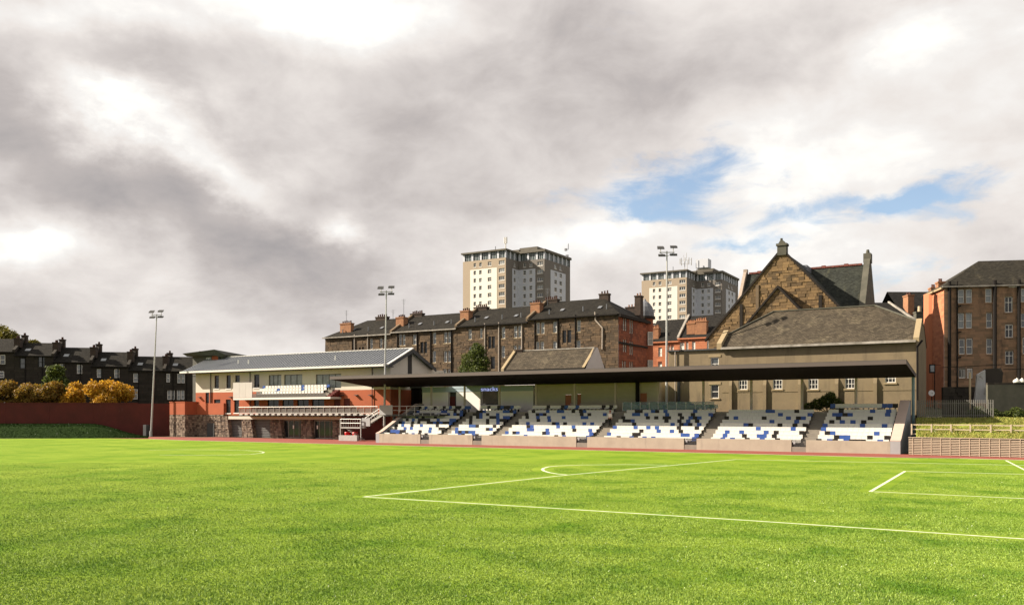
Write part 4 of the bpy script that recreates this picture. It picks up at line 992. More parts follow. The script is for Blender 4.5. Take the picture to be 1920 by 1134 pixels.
for i, (pa, pb, ev, rd) in enumerate(cs_):
    pm = (pa+pb)/2; a = FL.at('p', pa, ev)[0]; c = FL.at('p', pb, ev)[0]; ze = FL.at('p', pm, ev)[1]; zr = FL.at('p', pm, rd, 5.0)[1]
    wx = ta[0]+a*math.cos(tdir); wy = ta[1]+a*math.sin(tdir)
    t = thing('terraced_house', tl[i], 'house', (wx, wy, 0), tdir, 'sooty terrace behind the red wall'); w = c-a
    F = Fac(wx, wy, tdir); hs = [F.rect('z1', *q) for q in TW[i]]
    b = MB(); walls(b, 0, w, 0, ze, hs); b.face([(w,0,0),(w,10,0),(w,10,ze),(w,0,ze)]); b.face([(0,0,0),(0,10,0),(0,10,ze),(0,0,ze)]); o = b.obj('wall', 'blackback', t)
    b = MB(); stones(b, 0, w, 1.5, ze-.1, hs, ch=.5, lw=(.6, 1.9), proud=(.02, .1), seed=50+i); b.obj('stonework', 'blackstone', o, kind='stuff')
    for h in hs: window(t, *h, y=.08, frame='frame_w' if i > 1 or i == 0 else 'frame_d', pane='pane_l' if i > 1 else 'pane', style='sash', sill='blackstone', fw=.12)
    roof(t, 0, w, -.3, 10.3, ze, zr, m='slate', wall='blackback')
    sl = (zr-ze)/5.3
    b = MB(); b.prism([(-.35, ze-.1), (5, zr-.05), (5, zr+.45), (-.35, ze+.45)], 0, w-.25, w+.25); b.obj('skew', 'blackstone', t)
    if i < 6:
        chimney(t, w-.1, 2.2, ze+1., zr-.1, 1.0, 1.5, 3, 'brick_d', 'pot_d', ax=1)
        chimney(t, w-.0, 5.2, zr-1, zr+.75, .9, 1.0, 2, 'brick_d', 'pot_d', ax=1)
        b = MB(); y = 1.6; z = ze+sl*(y+.3); b.add([(1.2,y,z+.05),(2.1,y,z+.05),(2.1,y+.9,z+.05+.9*sl),(1.2,y+.9,z+.05+.9*sl)], [(0,1,2,3)]); b.obj('skylight', 'pane_l', t)
    b = MB(); b.box(0, w, -.42, -.3, ze-.14, ze+.02); b.obj('gutter', 'pipe', t)
    for q in (.28, .72): b = MB(); b.tube((w*q, -.12, 1), (w*q, -.12, ze), .08); b.obj('downpipe', 'pipe', t)

# trees and shrubs at the left
def T(px, py, k): return atk(px, py, k)
def lob(r, spec): return [(x, y, z, q) for x, y, z, q in spec]
def autumn(px, k, top, wpx, leaf, lab, seed, cat='tree', n=7500):
    p = T(px, 800, k); z1 = T(px, top, k)[2]; R = wpx*k/FOC/2*1.12; r = random.Random(seed); L = []
    for i in range(15):
        a = r.uniform(0, 6.28); rr = R*r.uniform(.15, .72); zz = r.uniform(3.2, z1-R*.36); L.append((math.cos(a)*rr, math.sin(a)*rr, zz, R*r.uniform(.30, .46)))
    L.append((0, 0, z1-R*.42, R*.42))
    return tree('autumn_tree', lab, cat, (p[0], p[1], 0), z1, L, leaf, n, .24, seed, 'autumn trees behind the red wall', fork=2.2)
autumn(203, 147, 709, 86, 'leaf_y', 'round golden yellow tree behind the red wall, nearest the floodlight', 1, n=11000)
autumn(142, 147.5, 714, 56, 'leaf_y', 'narrower golden yellow tree left of the big round yellow one', 2)
autumn(99, 148, 713, 60, 'leaf_o', 'orange brown tree behind the red wall under the green tree', 3)
autumn(52, 148, 716, 66, 'leaf_o', 'dull brown tree behind the red wall, second from the left edge', 4)
autumn(4, 148, 711, 66, 'leaf_o', 'dull orange tree behind the red wall at the left edge', 5)
autumn(-60, 149, 711, 80, 'leaf_o', 'dull brown tree behind the red wall beyond the left edge', 6)
p = T(104, 800, 152); z1 = T(104, 678, 152)[2]
tree('green_tree', 'dark green tree against the sooty terrace above the autumn trees', 'tree', (p[0], p[1], 0), z1, [(0,0,z1-1.8,1.5), (-.9,0,z1-3.4,1.6), (.8,.2,z1-4,1.7), (2.6,0,z1-5.2,1.6), (-3,0,z1-5.6,1.9), (-5,0,z1-6,1.6)], 'leaf_g', 5200, .26, 11, fork=4)
p = T(10, 800, 205); z1 = T(12, 607, 205)[2]
tree('tall_tree', 'tall tree turning yellow that rises above the terrace roofs at the left edge', 'tree', (p[0], p[1], 0), z1, [(-2,0,z1-2.6,2.6), (1.2,0,z1-3.4,2.4), (3.2,0,z1-4.6,1.9), (-5,0,z1-3.6,3.2), (0,0,z1-6,3)], 'leaf_yg', 6000, .34, 12, fork=9, trunk_r=.3)
p = T(63, 800, 215); z1 = T(63, 636, 215)[2]
tree('distant_tree', 'small green treetop showing between two terrace roofs at the left', 'tree', (p[0], p[1], 0), z1, [(0,0,z1-1.6,1.7), (1.6,0,z1-2.4,1.5)], 'leaf_yg', 1400, .34, 13, fork=9)

# ------------------------------------------------------------------ sandstone tenement, four closes
TY = 119.6
tx = [onY(610, 640, TY)[0], onY(735, 640, TY)[0], onY(857, 640, TY)[0], onY(990.5, 620, TY)[0], onY(1159.5, 610, TY)[0]]
eav = [17.75, 18.0, 18.32, 18.75]; rid = [21.3, 21.5, 21.8, 22.2]
FT4 = Fac(0, TY)
TR = {0: [('z4',383,612,413,745,'d'), ('z4',597,608,634,728,''), ('z4',715,602,750,724,''), ('z4',762,600,796,724,''), ('z4',468,712,492,742,'d'), ('z4',505,705,530,740,'d')],
      1: [('z4',945,556,981,688,''), ('z4',990,556,1024,688,''), ('z4',1112,552,1155,680,''), ('z4',1207,648,1243,782,'d'), ('z4',1250,646,1286,780,'d'), ('z4',1352,534,1394,672,''), ('z4',1486,528,1526,660,''), ('z4',1533,526,1570,658,''),
          ('z4',1350,752,1392,892,''), ('z4',1484,752,1524,890,''), ('z4',1532,750,1570,888,''), ('z4',1476,975,1520,1100,''), ('z4',1530,975,1565,1100,'')],
      2: [('z5',-10,465,24,565,''), ('z5',105,456,132,556,''), ('z5',-5,640,22,740,''), ('z5',190,536,220,656,'d'), ('z5',226,534,256,654,'d'), ('z5',215,738,257,862,'d'), ('z5',322,444,358,556,''), ('z5',443,434,478,550,''), ('z5',486,430,518,546,''), ('z5',320,630,356,748,''), ('z5',441,624,476,720,''), ('z5',484,622,516,718,'')],
      3: [('z5',670,398,706,512,''), ('z5',714,394,751,510,''), ('z5',836,386,875,500,''), ('z5',932,474,970,602,'d'), ('z5',980,470,1020,598,'d'), ('z5',1075,370,1113,490,''), ('z5',666,588,702,700,''), ('z5',710,586,746,698,''), ('z5',834,584,875,696,''), ('z5',1070,574,1112,690,''),
          ('z5',930,690,968,800,'d'), ('z5',978,688,1018,800,'d')]}
lab4 = ['lowest close of the sandstone tenement with a hipped left end and pale drainpipes', 'second close of the sandstone tenement, above the clubhouse gable', 'third close of the sandstone tenement behind the leafy green tree', 'corner close of the sandstone tenement with a red sandstone gable side and domed turret']
tens = []
for i in range(4):
    t = thing('sandstone_tenement', lab4[i], 'tenement', (tx[i], TY, 0), group='sandstone tenement row'); tens.append(t)
    w = tx[i+1]-tx[i]; F = Fac(tx[i], TY); ze, zr = eav[i], rid[i]
    hs = [(F.rect(q[0], *q[1:5]), q[5]) for q in TR[i]]; H = [h[0] for h in hs]; D = 12.5
    b = MB(); walls(b, 0, w, 2.5, ze, H, depth=.22); b.face([(0,0,2.5),(0,D,2.5),(0,D,ze),(0,0,ze)])
    if i < 3: b.face([(w,0,2.5),(w,D,2.5),(w,D,ze),(w,0,ze)])
    o = b.obj('wall', 'sandback', t)
    b = MB(); stones(b, 0, w, 5, ze-.02, H, ch=.36, lw=(.35, .95), proud=(.02, .09), seed=70+i)
    if i == 0: stones(b, 0, D, 8, ze-.02, (), ch=.4, fn=lambda a, d, z: (d, a, z), seed=79)
    b.obj('stonework', 'sand', o, kind='stuff')
    for h, s in hs: window(t, *h, y=.15, frame='frame_d' if s else 'frame_w', pane='pane_d' if s else 'pane_l', style='lad' if s else 'sash', sill='stucco' if not s else None, fw=.10)
    hl = 5.2 if i == 0 else 0; hr = 5.5 if i == 3 else 0
    roof(t, -.35 if i == 0 else 0, w+.35*(i == 3), -.35, D+.35, ze, zr, hl, hr, 'slate', 'sandback')
    b = MB(); b.box(-.4 if i == 0 else 0, w, -.50, -.352, ze-.16, ze+.03); b.obj('gutter', 'gutter' if i < 2 else 'pipe', t)
    if i:
        b = MB(); b.prism([(-.42, ze-.25), (6.0, zr-.1), (6.0, zr+.32), (-.42, ze+.32)], 0, -.22, .22); b.obj('skew', 'sandback', t)
        chimney(t, .1, 2.7, ze+.9, ze+2.95, 1.7, 1.3, 4, 'brick_o', 'pot_d')
        chimney(t, .9, 6.3, zr-.8, zr+.45, 2.6, .9, 6, 'brick_d', 'pot_d')
    b = MB(); z = ze+.5*(zr-ze)
    for q in (.3, .72):
        b.add([(w*q,1.9,ze+1.35),(w*q+.6,1.9,ze+1.35),(w*q+.6,2.6,ze+1.75),(w*q,2.6,ze+1.75)], [(0,1,2,3)])
    b.obj('skylight', 'lead', t)
    for q in (.18, .55, .8):
        b = MB(); yy = 1.0+q; b.tube((w*q+.4, yy, ze+(yy+.35)*(zr-ze)/6.6-.05), (w*q+.4, yy, ze+(yy+.35)*(zr-ze)/6.6+.75), .09); b.obj('roof_vent', 'lead', t)
def pipe(t, F, zn, x, y0, y1, m='pipe', r=.11):
    a, z1 = F.at(zn, x, y0, -.15); z0 = F.at(zn, x, y1, -.15)[1]; b = MB(); b.tube((a, -.15, z0-2), (a, -.15, z1), r); return b.obj('downpipe', m, t)
Fi = [Fac(tx[i], TY) for i in range(4)]
for i, zn, x, y0, y1, m in ((0,'z4',415,555,750,'pipe_l'), (0,'z4',573,550,750,'pipe_l'), (1,'z4',1165,520,1000,'pipe'), (1,'z4',1327,490,1000,'pipe'), (1,'z4',1575,480,1000,'pipe'), (1,'z4',930,540,730,'pipe'), (2,'z5',155,405,700,'pipe_l'), (2,'z5',295,395,870,'pipe_l'), (2,'z5',525,405,700,'pipe_l'),
                             (3,'z5',655,370,700,'pipe'), (3,'z5',885,350,700,'pipe'), (3,'z5',1060,320,700,'pipe')): pipe(tens[i], Fi[i], zn, x, y0, y1, m)
b = MB(); q = [Fi[3].at('z5', *p, -.16) for p in ((1257,292), (1262,375), (1332,452), (1330,665))]
for p, r in zip(q, q[1:]): b.tube((p[0],-.16,p[1]), (r[0],-.16,r[1]), .12)
b.obj('drainpipe', 'pipe_l', tens[3])
chimney(tens[0], 3.6, 1.9, eav[0]+.3, eav[0]+2.7, 2.6, .9, 5, 'brick_o', 'pot_d')
chimney(tens[0], 8.5, 6.2, rid[0]-.6, rid[0]+.5, 2.6, .9, 5, 'brick_d', 'pot_d')
chimney(tens[3], 10.6, 6.2, rid[3]-.6, rid[3]+.7, 1.6, .9, 3, 'brick_d', 'pot_d')
for i, x, y, h in ((0, 1.6, 4, 23.2), (0, 11., 6.2, 23.), (1, .6, 2.6, 24.2), (2, 14.6, 5, 24.4)):
    b = MB(); b.tube((x, y, eav[i]+2), (x, y, h), .035, n=5)
    for j in range(4): b.bar((x-.5+.08*j, y, h-.15-.25*j), (x+.5-.08*j, y, h-.15-.25*j), .03, .03)
    b.obj('aerial', 'lead', tens[i])
# red sandstone side of the corner close
t = tens[3]; XR = tx[4]; w = XR-tx[3]
def side(px, py): p = onX(px, py, XR); return p[1]-TY, p[2]
def srect(x0, y0, x1, y1):
    c = lambda x: 880+x/5.333; d = lambda y: 530+y/5.333
    return (side(c(x0), d((y0+y1)/2))[0], side(c(x1), d((y0+y1)/2))[0], side(c((x0+x1)/2), d(y1))[1], side(c((x0+x1)/2), d(y0))[1])
sr = [srect(*q) for q in ((1536,355,1552,478), (1556,358,1572,480), (1602,372,1616,505), (1622,378,1636,510), (1536,568,1552,690), (1556,570,1572,692), (1602,588,1616,718), (1622,592,1636,720), (1528,782,1542,860), (1550,782,1564,860), (1600,790,1614,860), (1620,790,1634,860))]
fs = lambda a, d, z: (w+.006-d, a, z)
b = MB(); walls(b, 0, 12.2, 2.5, eav[3], sr, depth=.2, fn=fs); o = b.obj('side_wall', 'redback', t)
b = MB(); stones(b, 0.02, 12.2, 6, eav[3]-.3, sr, ch=.42, lw=(.6, 1.3), proud=(.008, .025), fn=lambda a, d, z: (w+.006-d, a, z), seed=90); b.obj('stonework', 'redstone', o, kind='stuff')
for h in sr: window(t, *h, rz=PI/2, fn=lambda a, d, z: (w-.12, a, z), y=0, frame='frame_w', pane='pane_l', style='sash', fw=.12)
b = MB(); b.box(w+.01, w+.5, -.35, 12.8, eav[3]-.45, eav[3]-.02); b.box(w+.01, w+.16, 0, 12.5, 14.3, 14.6); b.obj('cornice', 'blackback', t)
TXO, TYO = -.75, 12.7
b = MB(); b.tube((w+TXO, TYO, 2.5), (w+TXO, TYO, 19.2), 1.35, n=14); o = b.obj('turret', 'redstone', t)
zt = onX(1206, 600, XR)[2]
b = MB(); b.tube((w+TXO, TYO, 19.2), (w+TXO, TYO, 19.6), 1.75, 1.65, 16); b.obj('turret_cornice', 'blackback', o)
b = MB(); pr = [(1.55, 19.6), (1.48, 20.4), (1.22, 21.2), (.8, 21.8), (.3, 22.15), (.05, 22.6)]
for (r0, z0), (r1, z1) in zip(pr, pr[1:]): b.tube((w+TXO, TYO, z0), (w+TXO, TYO, z1), r0, r1, 16)
b.obj('turret_dome', 'lead', o, smooth=False)
for z in (10.2, 14.8): window(o, -.0, 1.0, z, z+2.2, fn=lambda a, d, z: (w+TXO+1.25, TYO-.75, z), rz=PI/2*.65, frame='frame_w', pane='pane_l')
chimney(t, w-.5, 9.5, eav[3]-1, eav[3]+3.9, 1.0, 1.2, 2, 'brick_d', 'brick_o'); chimney(t, w-3.4, 15.0, eav[3]-1, eav[3]+2.9, 3.0, 1.2, 5, 'brick_d', 'brick_o')

# ------------------------------------------------------------------ slate cottage in front of the tenement
HY = 104.; ha = onY(945, 690, HY); hb = onY(1097, 689, HY); ze = hb[2]
co_ = thing('slate_cottage', 'low building with a lichened slate roof and a pale grey gable end', 'house', (ha[0], HY, 0)); w = hb[0]-ha[0]
b = MB(); b.box(0, w-.003, .2, 6.6, 2.5, ze-.15); b.obj('wall', 'harlgrey', co_)
zr = onX(1116, 652, hb[0])[2]
b = MB(); b.face([(w,.0,2.5),(w,6.8,2.5),(w,6.8,ze-.3),(w,4.1,zr+.1),(w,2.9,zr+.1),(w,0,ze-.3)]); b.obj('gable', 'harlgrey', co_)
b = MB(); b.face([(0,-.2,ze),(w,-.2,ze),(w,3.4,zr),(0,3.4,zr)]); b.face([(0,7,ze),(0,3.4,zr),(w,3.4,zr),(w,7,ze)]); b.face([(0,-.2,ze-.15),(w,-.2,ze-.15),(w,-.2,ze),(0,-.2,ze)]); b.obj('roof', 'slate_l', co_)
b = MB(); b.box(0, w, 3.25, 3.55, zr-.02, zr+.12); b.obj('ridge', 'gutter', co_)
b = MB(); b.prism([(-.35, ze-.2), (3.4, zr), (3.4, zr+.3), (-.35, ze+.18)], 0, -.3, .15); b.prism([(-.25, ze+.003), (3.4, zr+.003), (3.4, zr+.1), (-.25, ze+.1)], 0, w-.35, w+.05); b.obj('skew', 'stucco', co_)
b = MB(); b.box(0, w, -.34, -.2, ze-.14, ze-.02); b.obj('gutter', 'pipe', co_)
chimney(co_, .6, 3.4, zr-.5, zr+.25, 1.2, .7, 0, 'brick_d')
p = onY(890, 800, 112.); z1 = onY(898, 636, 112.)[2]
tree('leafy_tree', 'leafy green tree in front of the sandstone tenement', 'tree', (p[0], p[1], 3), z1, [(.6,0,z1-5,1.3), (-.3,0,z1-6.3,1.8), (1.2,0,z1-6.6,1.5), (-1.0,.2,z1-8,1.9), (.9,-.2,z1-8.4,1.9), (0,0,z1-10,2.3), (.4,0,z1-4.2,.8)], 'leaf_g', 9500, .17, 31, fork=3.5)

# ------------------------------------------------------------------ bright red tenement between the corner and the church
RY = 140.; r0 = onY(1211, 640, RY)[0]; r1 = onY(1272, 640, RY)[0]; r2 = onY(1350, 640, RY)[0]
zsA = onY(1250, 640, RY)[2]; zsB = onY(1300, 633, RY)[2]
for i, (a, c, ze, lab, qs, chx) in enumerate((
        (r0, r1, zsA, 'bright red sandstone tenement, lower close by the domed corner', ((105,962,122,1040), (210,950,242,1034), (298,940,316,990), (322,940,346,985), (208,1090,242,1150)), [(172, 780, 930)]),
        (r1, r2, zsB, 'bright red sandstone tenement, upper close against the church', ((400,908,440,984), (455,905,475,975), (508,900,537,976), (640,886,672,970)), [(592, 715, 860), (505, 735, 810)]))):
    t = thing('red_tenement', lab, 'tenement', (a, RY, 0), group='bright red tenement'); F = Fac(a, RY); w = c-a
    hs = [F.rect('z7', *q) for q in qs]
    b = MB(); walls(b, 0, w, 3, ze, hs, depth=.2); b.face([(w,0,3),(w,9,3),(w,9,ze),(w,0,ze)]); b.face([(0,0,3),(0,9,3),(0,9,ze),(0,0,ze)]); o = b.obj('wall', 'redback', t)
    b = MB(); stones(b, 0, w, 10, ze-.25, hs, ch=.42, lw=(.6, 1.2), proud=(.008, .025), joint=.008, seed=95+i); b.obj('stonework', 'orangestone', o, kind='stuff')
    for h in hs: window(t, *h, y=.12, frame='frame_w', pane='paper', style='sash', fw=.12)
    b = MB(); b.box(-.1, w+.1, -.3, .02, ze-.22, ze); b.obj('cornice', 'orangestone', t)
    roof(t, 0, w, -.1, 11, ze, ze+4.3, m='slate_d', wall='redback')
    if i: b = MB(); b.prism([(-.2, ze-.1), (5.4, ze+4.3), (5.4, ze+4.65), (-.2, ze+.3)], 0, -.2, .2); b.obj('skew', 'gutter', t)
    for x, y0, y1 in chx:
        cx, cz = F.at('z7', x, y0, 1.2); cz1 = F.at('z7', x, y1, 1.2)[1]
        chimney(t, cx, 1.2, cz1-.5, cz, 2.0 if x != 505 else 1.4, 1.1, 6, 'brick_o', 'pot')

# ------------------------------------------------------------------ church with golden gable
CHY = 116.; ap = onY(1466, 469, CHY); lf = onY(1337, 623, CHY); rt = onY(1575, 574.5, CHY)
slp = (ap[2]-lf[2])/(ap[0]-lf[0])
cx0, cx1 = lf[0]-.6, 2*ap[0]-lf[0]+.6; gw = cx1-cx0; zap = ap[2]; xa = ap[0]-cx0
chh = thing('church', 'golden sandstone church with a steep gable and red ridge tiles on its slate roof', 'church', (cx0, CHY, 0))
zl = zap-slp*xa
clip = lambda z: (xa-(zap-z)/slp, xa+(zap-z)/slp) if z > zl else (0, gw)
b = MB(); b.face([(0,0,3),(gw,0,3),(gw,0,zl),(xa,0,zap),(0,0,zl)]); b.face([(gw,0,3),(gw,9,3),(gw,9,zl),(gw,0,zl)]); b.face([(0,0,3),(0,9,3),(0,9,zl),(0,0,zl)]); o = b.obj('gable', 'sandback', chh)
b = MB(); stones(b, 0, gw, 8, zap-.5, (), ch=.36, lw=(.35, 1.0), proud=(.02, .11), clip=clip, seed=101); b.obj('stonework', 'church', o, kind='stuff')
b = MB(); e = .25
for s in (-1, 1):
    q0 = (xa, zap+.35); q1 = (xa+s*(xa+.5), zl-slp*.5+.35)
    b.add([(q0[0],-.22,q0[1]),(q0[0],.3,q0[1]),(q1[0],.3,q1[1]),(q1[0],-.22,q1[1]),(q0[0],-.22,q0[1]-.38),(q0[0],.3,q0[1]-.38),(q1[0],.3,q1[1]-.38),(q1[0],-.22,q1[1]-.38)], [(0,1,2,3),(0,3,7,4),(4,7,6,5),(3,2,6,7),(1,5,6,2)])
b.obj('skew', 'blackback', chh)
b = MB(); b.box(xa-.55, xa+.62, -.28, .8, zap-.7, zap+.75); b.box(xa-.68, xa+.72, -.4, .9, zap+.55, zap+.85); b.prism([(xa-.45, zap+.85), (xa+.5, zap+.85), (xa+.2, zap+1.25), (xa-.2, zap+1.25)], 1, -.2, .7); b.tube((xa-.1,.2,zap+1.2), (xa-.1,.2,zap+1.6), .17); b.obj('apex_stone', 'yardwall', chh)
b = MB(); b.face([(xa,0.02,zap),(xa,14,zap),(gw,14,zl),(gw,0.02,zl)]); b.face([(xa,0.02,zap),(0,0.02,zl),(0,14,zl),(xa,14,zap)]); b.obj('transept_roof', 'slate_g', chh)
# lower porch gable in front
pf = Fac(cx0, CHY-2.2); pa, pz = pf.at('z8', 585, 448); pl_, plz = pf.at('z8', 335, 745); ps = (pz-plz)/(pa-pl_); hw = (pz-9)/ps
b = MB(); b.face([(pa-hw,-2.2,9),(pa+hw,-2.2,9),(pa,-2.2,pz)]); b.face([(pa,-2.2,pz),(pa+hw,-2.2,9),(pa+hw,0,9),(pa,0,pz)]); b.face([(pa,-2.2,pz),(pa,0,pz),(pa-hw,0,9),(pa-hw,-2.2,9)]); po = b.obj('porch_gable', 'sandback', chh)
b = MB(); stones(b, pa-hw, pa+hw, 9.2, pz-.4, (), ch=.38, lw=(.45, 1.1), proud=(.015, .08), clip=lambda z: (pa-(pz-z)/ps, pa+(pz-z)/ps), fn=lambda a, d, z: (a, -2.2+d, z), seed=102); b.obj('stonework', 'church', po, kind='stuff')
b = MB()
for s in (-1, 1): b.prism([(pa, pz+.25), (pa+s*hw, 9.25), (pa+s*hw, 8.9), (pa, pz-.1)], 1, -2.5, 0)
b.obj('skew', 'blackback', po)
for px in (273, 410, 945):
    a, z = Fac(cx0, CHY).at('z8', px, 650); tp = clip(0); zz = zap-slp*abs(a-xa)-.8
    b = MB(); b.box(a-.2, a+.2, -.2, -.0, 8, zz); b.obj('buttress', 'blackback' if px != 410 else 'sandback', chh)
# nave
NY = 14.; nR = onY(1621, 496, CHY+NY); nL = onY(1401, 515, CHY+NY); n0 = nL[0]-cx0; n1 = nR[0]-cx0; zn = nR[2]
b = MB(); b.face([(n0,NY-8,zn-11.5),(n1,NY-8,zn-11.5),(n1,NY,zn),(n0,NY,zn)]); b.face([(n0,NY+8,zn-11.5),(n0,NY,zn),(n1,NY,zn),(n1,NY+8,zn-11.5)]); b.obj('nave_roof', 'slate_g', chh)
b = MB(); b.box(n0, n1, NY-7.5, NY+7.5, 3, zn-11.5); b.obj('nave_wall', 'sandback', chh)
n = 26
for i in range(n): b = MB(); x = n0+.3+(n1-n0-.6)*i/n; b.box(x+.02, x+(n1-n0-.6)/n-.02, NY-.2, NY+.2, zn-.05, zn+.20+.12*(i % 5 == 2)); b.obj('ridge_tile', 'ridge_red', chh)
for x, d in ((n1, .8), (n0, -.45)):
    b = MB(); m_ = 'yardwall' if d > 0 else 'bufftrim'
    b.prism([(NY-8.6, 3), (NY-8.6, zn-11.2), (NY-.5, zn+(.7 if d > 0 else .25)), (NY+.5, zn+(.7 if d > 0 else .25)), (NY+8.6, zn-11.2), (NY+8.6, 3)], 0, x, x+d); b.obj('end_gable', m_, chh)
    if d > 0: b = MB(); b.box(x-.1, x+.9, NY-.5, NY+.9, zn+.2, zn+1.5); b.tube((x+.4, NY+.2, zn+1.5), (x+.4, NY+.2, zn+2.1), .3, .18); b.obj('pinnacle', m_, chh)
    else: b = MB(); b.box(x-.5, x+.05, NY-.35, NY+.35, zn+.2, zn+.7); b.obj('pinnacle', m_, chh)
ro = Fac(cx0, CHY+NY-2); a0, z0 = ro.at('z8', 785, 275); a1 = ro.at('z8', 848, 275)[0]
b = MB(); b.box(a0, a1, NY-3.5, NY-.2, zn-3, z0); b.obj('roof_turret', 'lead', chh)

# ------------------------------------------------------------------ hall behind the stand
HLY = 97.2; FH = Fac(0, HLY)
hx0 = onY(1354, 700, HLY)[0]; hx1 = onY(1718, 700, HLY)[0]; ax0 = onY(1253, 690, HLY)[0]
zg = onY(1540, 646.5, HLY)[2]
ha_ = thing('roughcast_hall', 'khaki roughcast hall with a big lichened slate roof directly behind the stand', 'hall', (hx0, HLY, 0)); w = hx1-hx0; F = Fac(hx0, HLY)
hw_ = [F.rect('y4', *q) for q in ((820,255,915,398), (1185,250,1285,393))]+[F.rect('y3', *q) for q in ((315,240,420,395), (705,232,810,388), (1130,190,1245,325))]
b = MB(); walls(b, 0, w, 2, zg, hw_, depth=.2); b.face([(w,0,2),(w,12,2),(w,12,zg),(w,8.8,zg+2.6),(w,3.2,zg+2.6),(w,0,zg)]); b.face([(0,0,2),(0,12,2),(0,12,zg),(0,0,zg)]); b.obj('wall', 'harl', ha_)
for h in hw_: window(ha_, *h, y=.12, frame='frame_w', pane='pane_d', style='six', sill='stucco', fw=.09)
for zn_, a, c in (('y4',725,755), ('y4',1085,1120), ('y3',210,244), ('y3',600,638), ('y3',1008,1048)):
    q = F.rect(zn_, a, 300, c, 540); b = MB(); b.prism([(-.28, 2), (-.28, 6.9), (-.003, 7.7), (-.003, 2)], 0, q[0], q[1]); b.obj('buttress', 'harl', ha_)
b = MB(); zs = F.at('y3', 900, 405)[1]; b.box(0, w, -.04, -.003, zs-.06, zs+.06); b.obj('string_course', 'harl', ha_)
RYm = 6.; p1 = onY(1451, 584, HLY+RYm); p2 = onY(1641, 573, HLY+RYm); x1_, x2_ = p1[0]-hx0, p2[0]-hx0; zr = p2[2]
zh = zg+(zr-zg)*.5; yh = RYm*.5
b = MB(); e = -.35
b.face([(-.1,e,zg+.1),(w+.05,e,zg+.1),(w+.05,yh,zh),(x2_,RYm,zr),(x1_,RYm,zr),(-.1,yh*.8,zg+(zr-zg)*.4)])
b.face([(w+.05,yh,zh),(w+.05,12-yh,zh),(x2_,RYm,zr)]); b.face([(-.1,yh*.8,zg+(zr-zg)*.4),(x1_,RYm,zr),(-.1,12-yh*.8,zg+(zr-zg)*.4)])
b.face([(-.1,12.3,zg+.1),(-.1,12-yh*.8,zg+(zr-zg)*.4),(x1_,RYm,zr),(x2_,RYm,zr),(w+.05,12-yh,zh),(w+.05,12.3,zg+.1)]); b.obj('roof', 'slate_l', ha_)
b = MB(); b.face([(0,0,zg),(0,12,zg),(0,12-yh*.8,zg+(zr-zg)*.4),(0,yh*.8,zg+(zr-zg)*.4)]); b.obj('end_wall', 'harl', ha_)
sk = zh-zg-.1; b = MB(); b.prism([(e-.1, zg-.1), (yh, zh), (yh, zh+.32), (e-.1, zg+.36)], 0, w-.25, w+.3); b.obj('skew', 'stucco', ha_); b = MB(); b.prism([(e-.1, zg-.1), (yh*.8, zg+(zr-zg)*.4), (yh*.8, zg+(zr-zg)*.4+.5), (e-.1, zg+.6)], 0, -.5, .05); b.obj('skew', 'stucco', ha_)
b = MB()
for q0, q1 in (((x1_,RYm,zr), (x2_,RYm,zr)), ((x2_,RYm,zr), (w,yh,zh)), ((x1_,RYm,zr), (0,yh*.8,zg+(zr-zg)*.4))): b.bar((q0[0],q0[1],q0[2]+.04), (q1[0],q1[1],q1[2]+.04), .35, .12)
b.obj('ridge', 'yardwall', ha_)
b = MB(); b.box(0, w, -.60, -.36, zg-.12, zg+.13); b.obj('gutter', 'gutter', ha_)
q, z = F.at('z9', 460, 690); b = MB(); b.tube((w+.12, -.2, 3), (w+.12, -.2, zg-.6), .1); b.tube((w+.12, -.2, zg-.6), (w+.5, .6, zg+.1), .1); b.obj('downpipe', 'pipe', ha_)
# flat roofed wing
an = thing('roughcast_wing', 'flat roofed khaki roughcast wing at the left of the hall', 'building', (ax0, HLY, 0)); w = hx0-ax0-.01; F = Fac(ax0, HLY)
zw = onY(1300, 657.5, HLY)[2]; hs = [F.rect('y4', 525, 345, 610, 490), F.rect('y4', 525, 55, 610, 190)]
b = MB(); walls(b, 0, w, 2, zw, hs, depth=.2); b.face([(0,0,2),(0,9,2),(0,9,zw),(0,0,zw)]); b.obj('wall', 'harl', an)
for h in hs:
    window(an, *h, y=.12, frame='frame_w', pane='pane_d' if h[2] < 6 else 'pane', style='sash' if h[2] < 6 else 'tee', sill='stucco', fw=.09)
    b = MB(); b.box(h[0]-.25, h[1]+.25, -.05, -.003, h[3]+.02, h[3]+.3); b.obj('lintel', 'stucco', an)
b = MB(); b.box(-.1, w, -.25, 9, zw, zw+.16); b.obj('roof', 'darkmetal', an)
for x_, m_ in ((152, 'pipe_l'),): a = F.at('y4', x_, 60)[0]; b = MB(); b.tube((a, -.14, 4), (a, -.14, zw), .07); b.obj('downpipe', m_, an)
q = F.rect('y4', 180, 330, 202, 520); b = MB(); b.box(q[0], q[1], -.3, -.003, 3.9, 7.6); b.obj('pier', 'darkmetal', an)
# bush against the hall
p = onY(1550, 760, 95.6)
t = thing('bush', 'dark green bush growing against the hall wall behind the stand', 'bush', (p[0], p[1], 3.9))
Lb = [(0,0,1.1,.8), (-.9,0,.8,.75), (.85,0,.85,.75), (-1.8,0,.55,.55), (.4,0,1.6,.6), (1.4,0,.6,.55)]
b = MB()
for L in Lb: b.tube((0,0,-.05), L[:3], .05, .015, 5)
b.obj('stems', 'trunk', t); leaves('foliage', 'leaf_g', t, Lb, 6500, .085, 41)

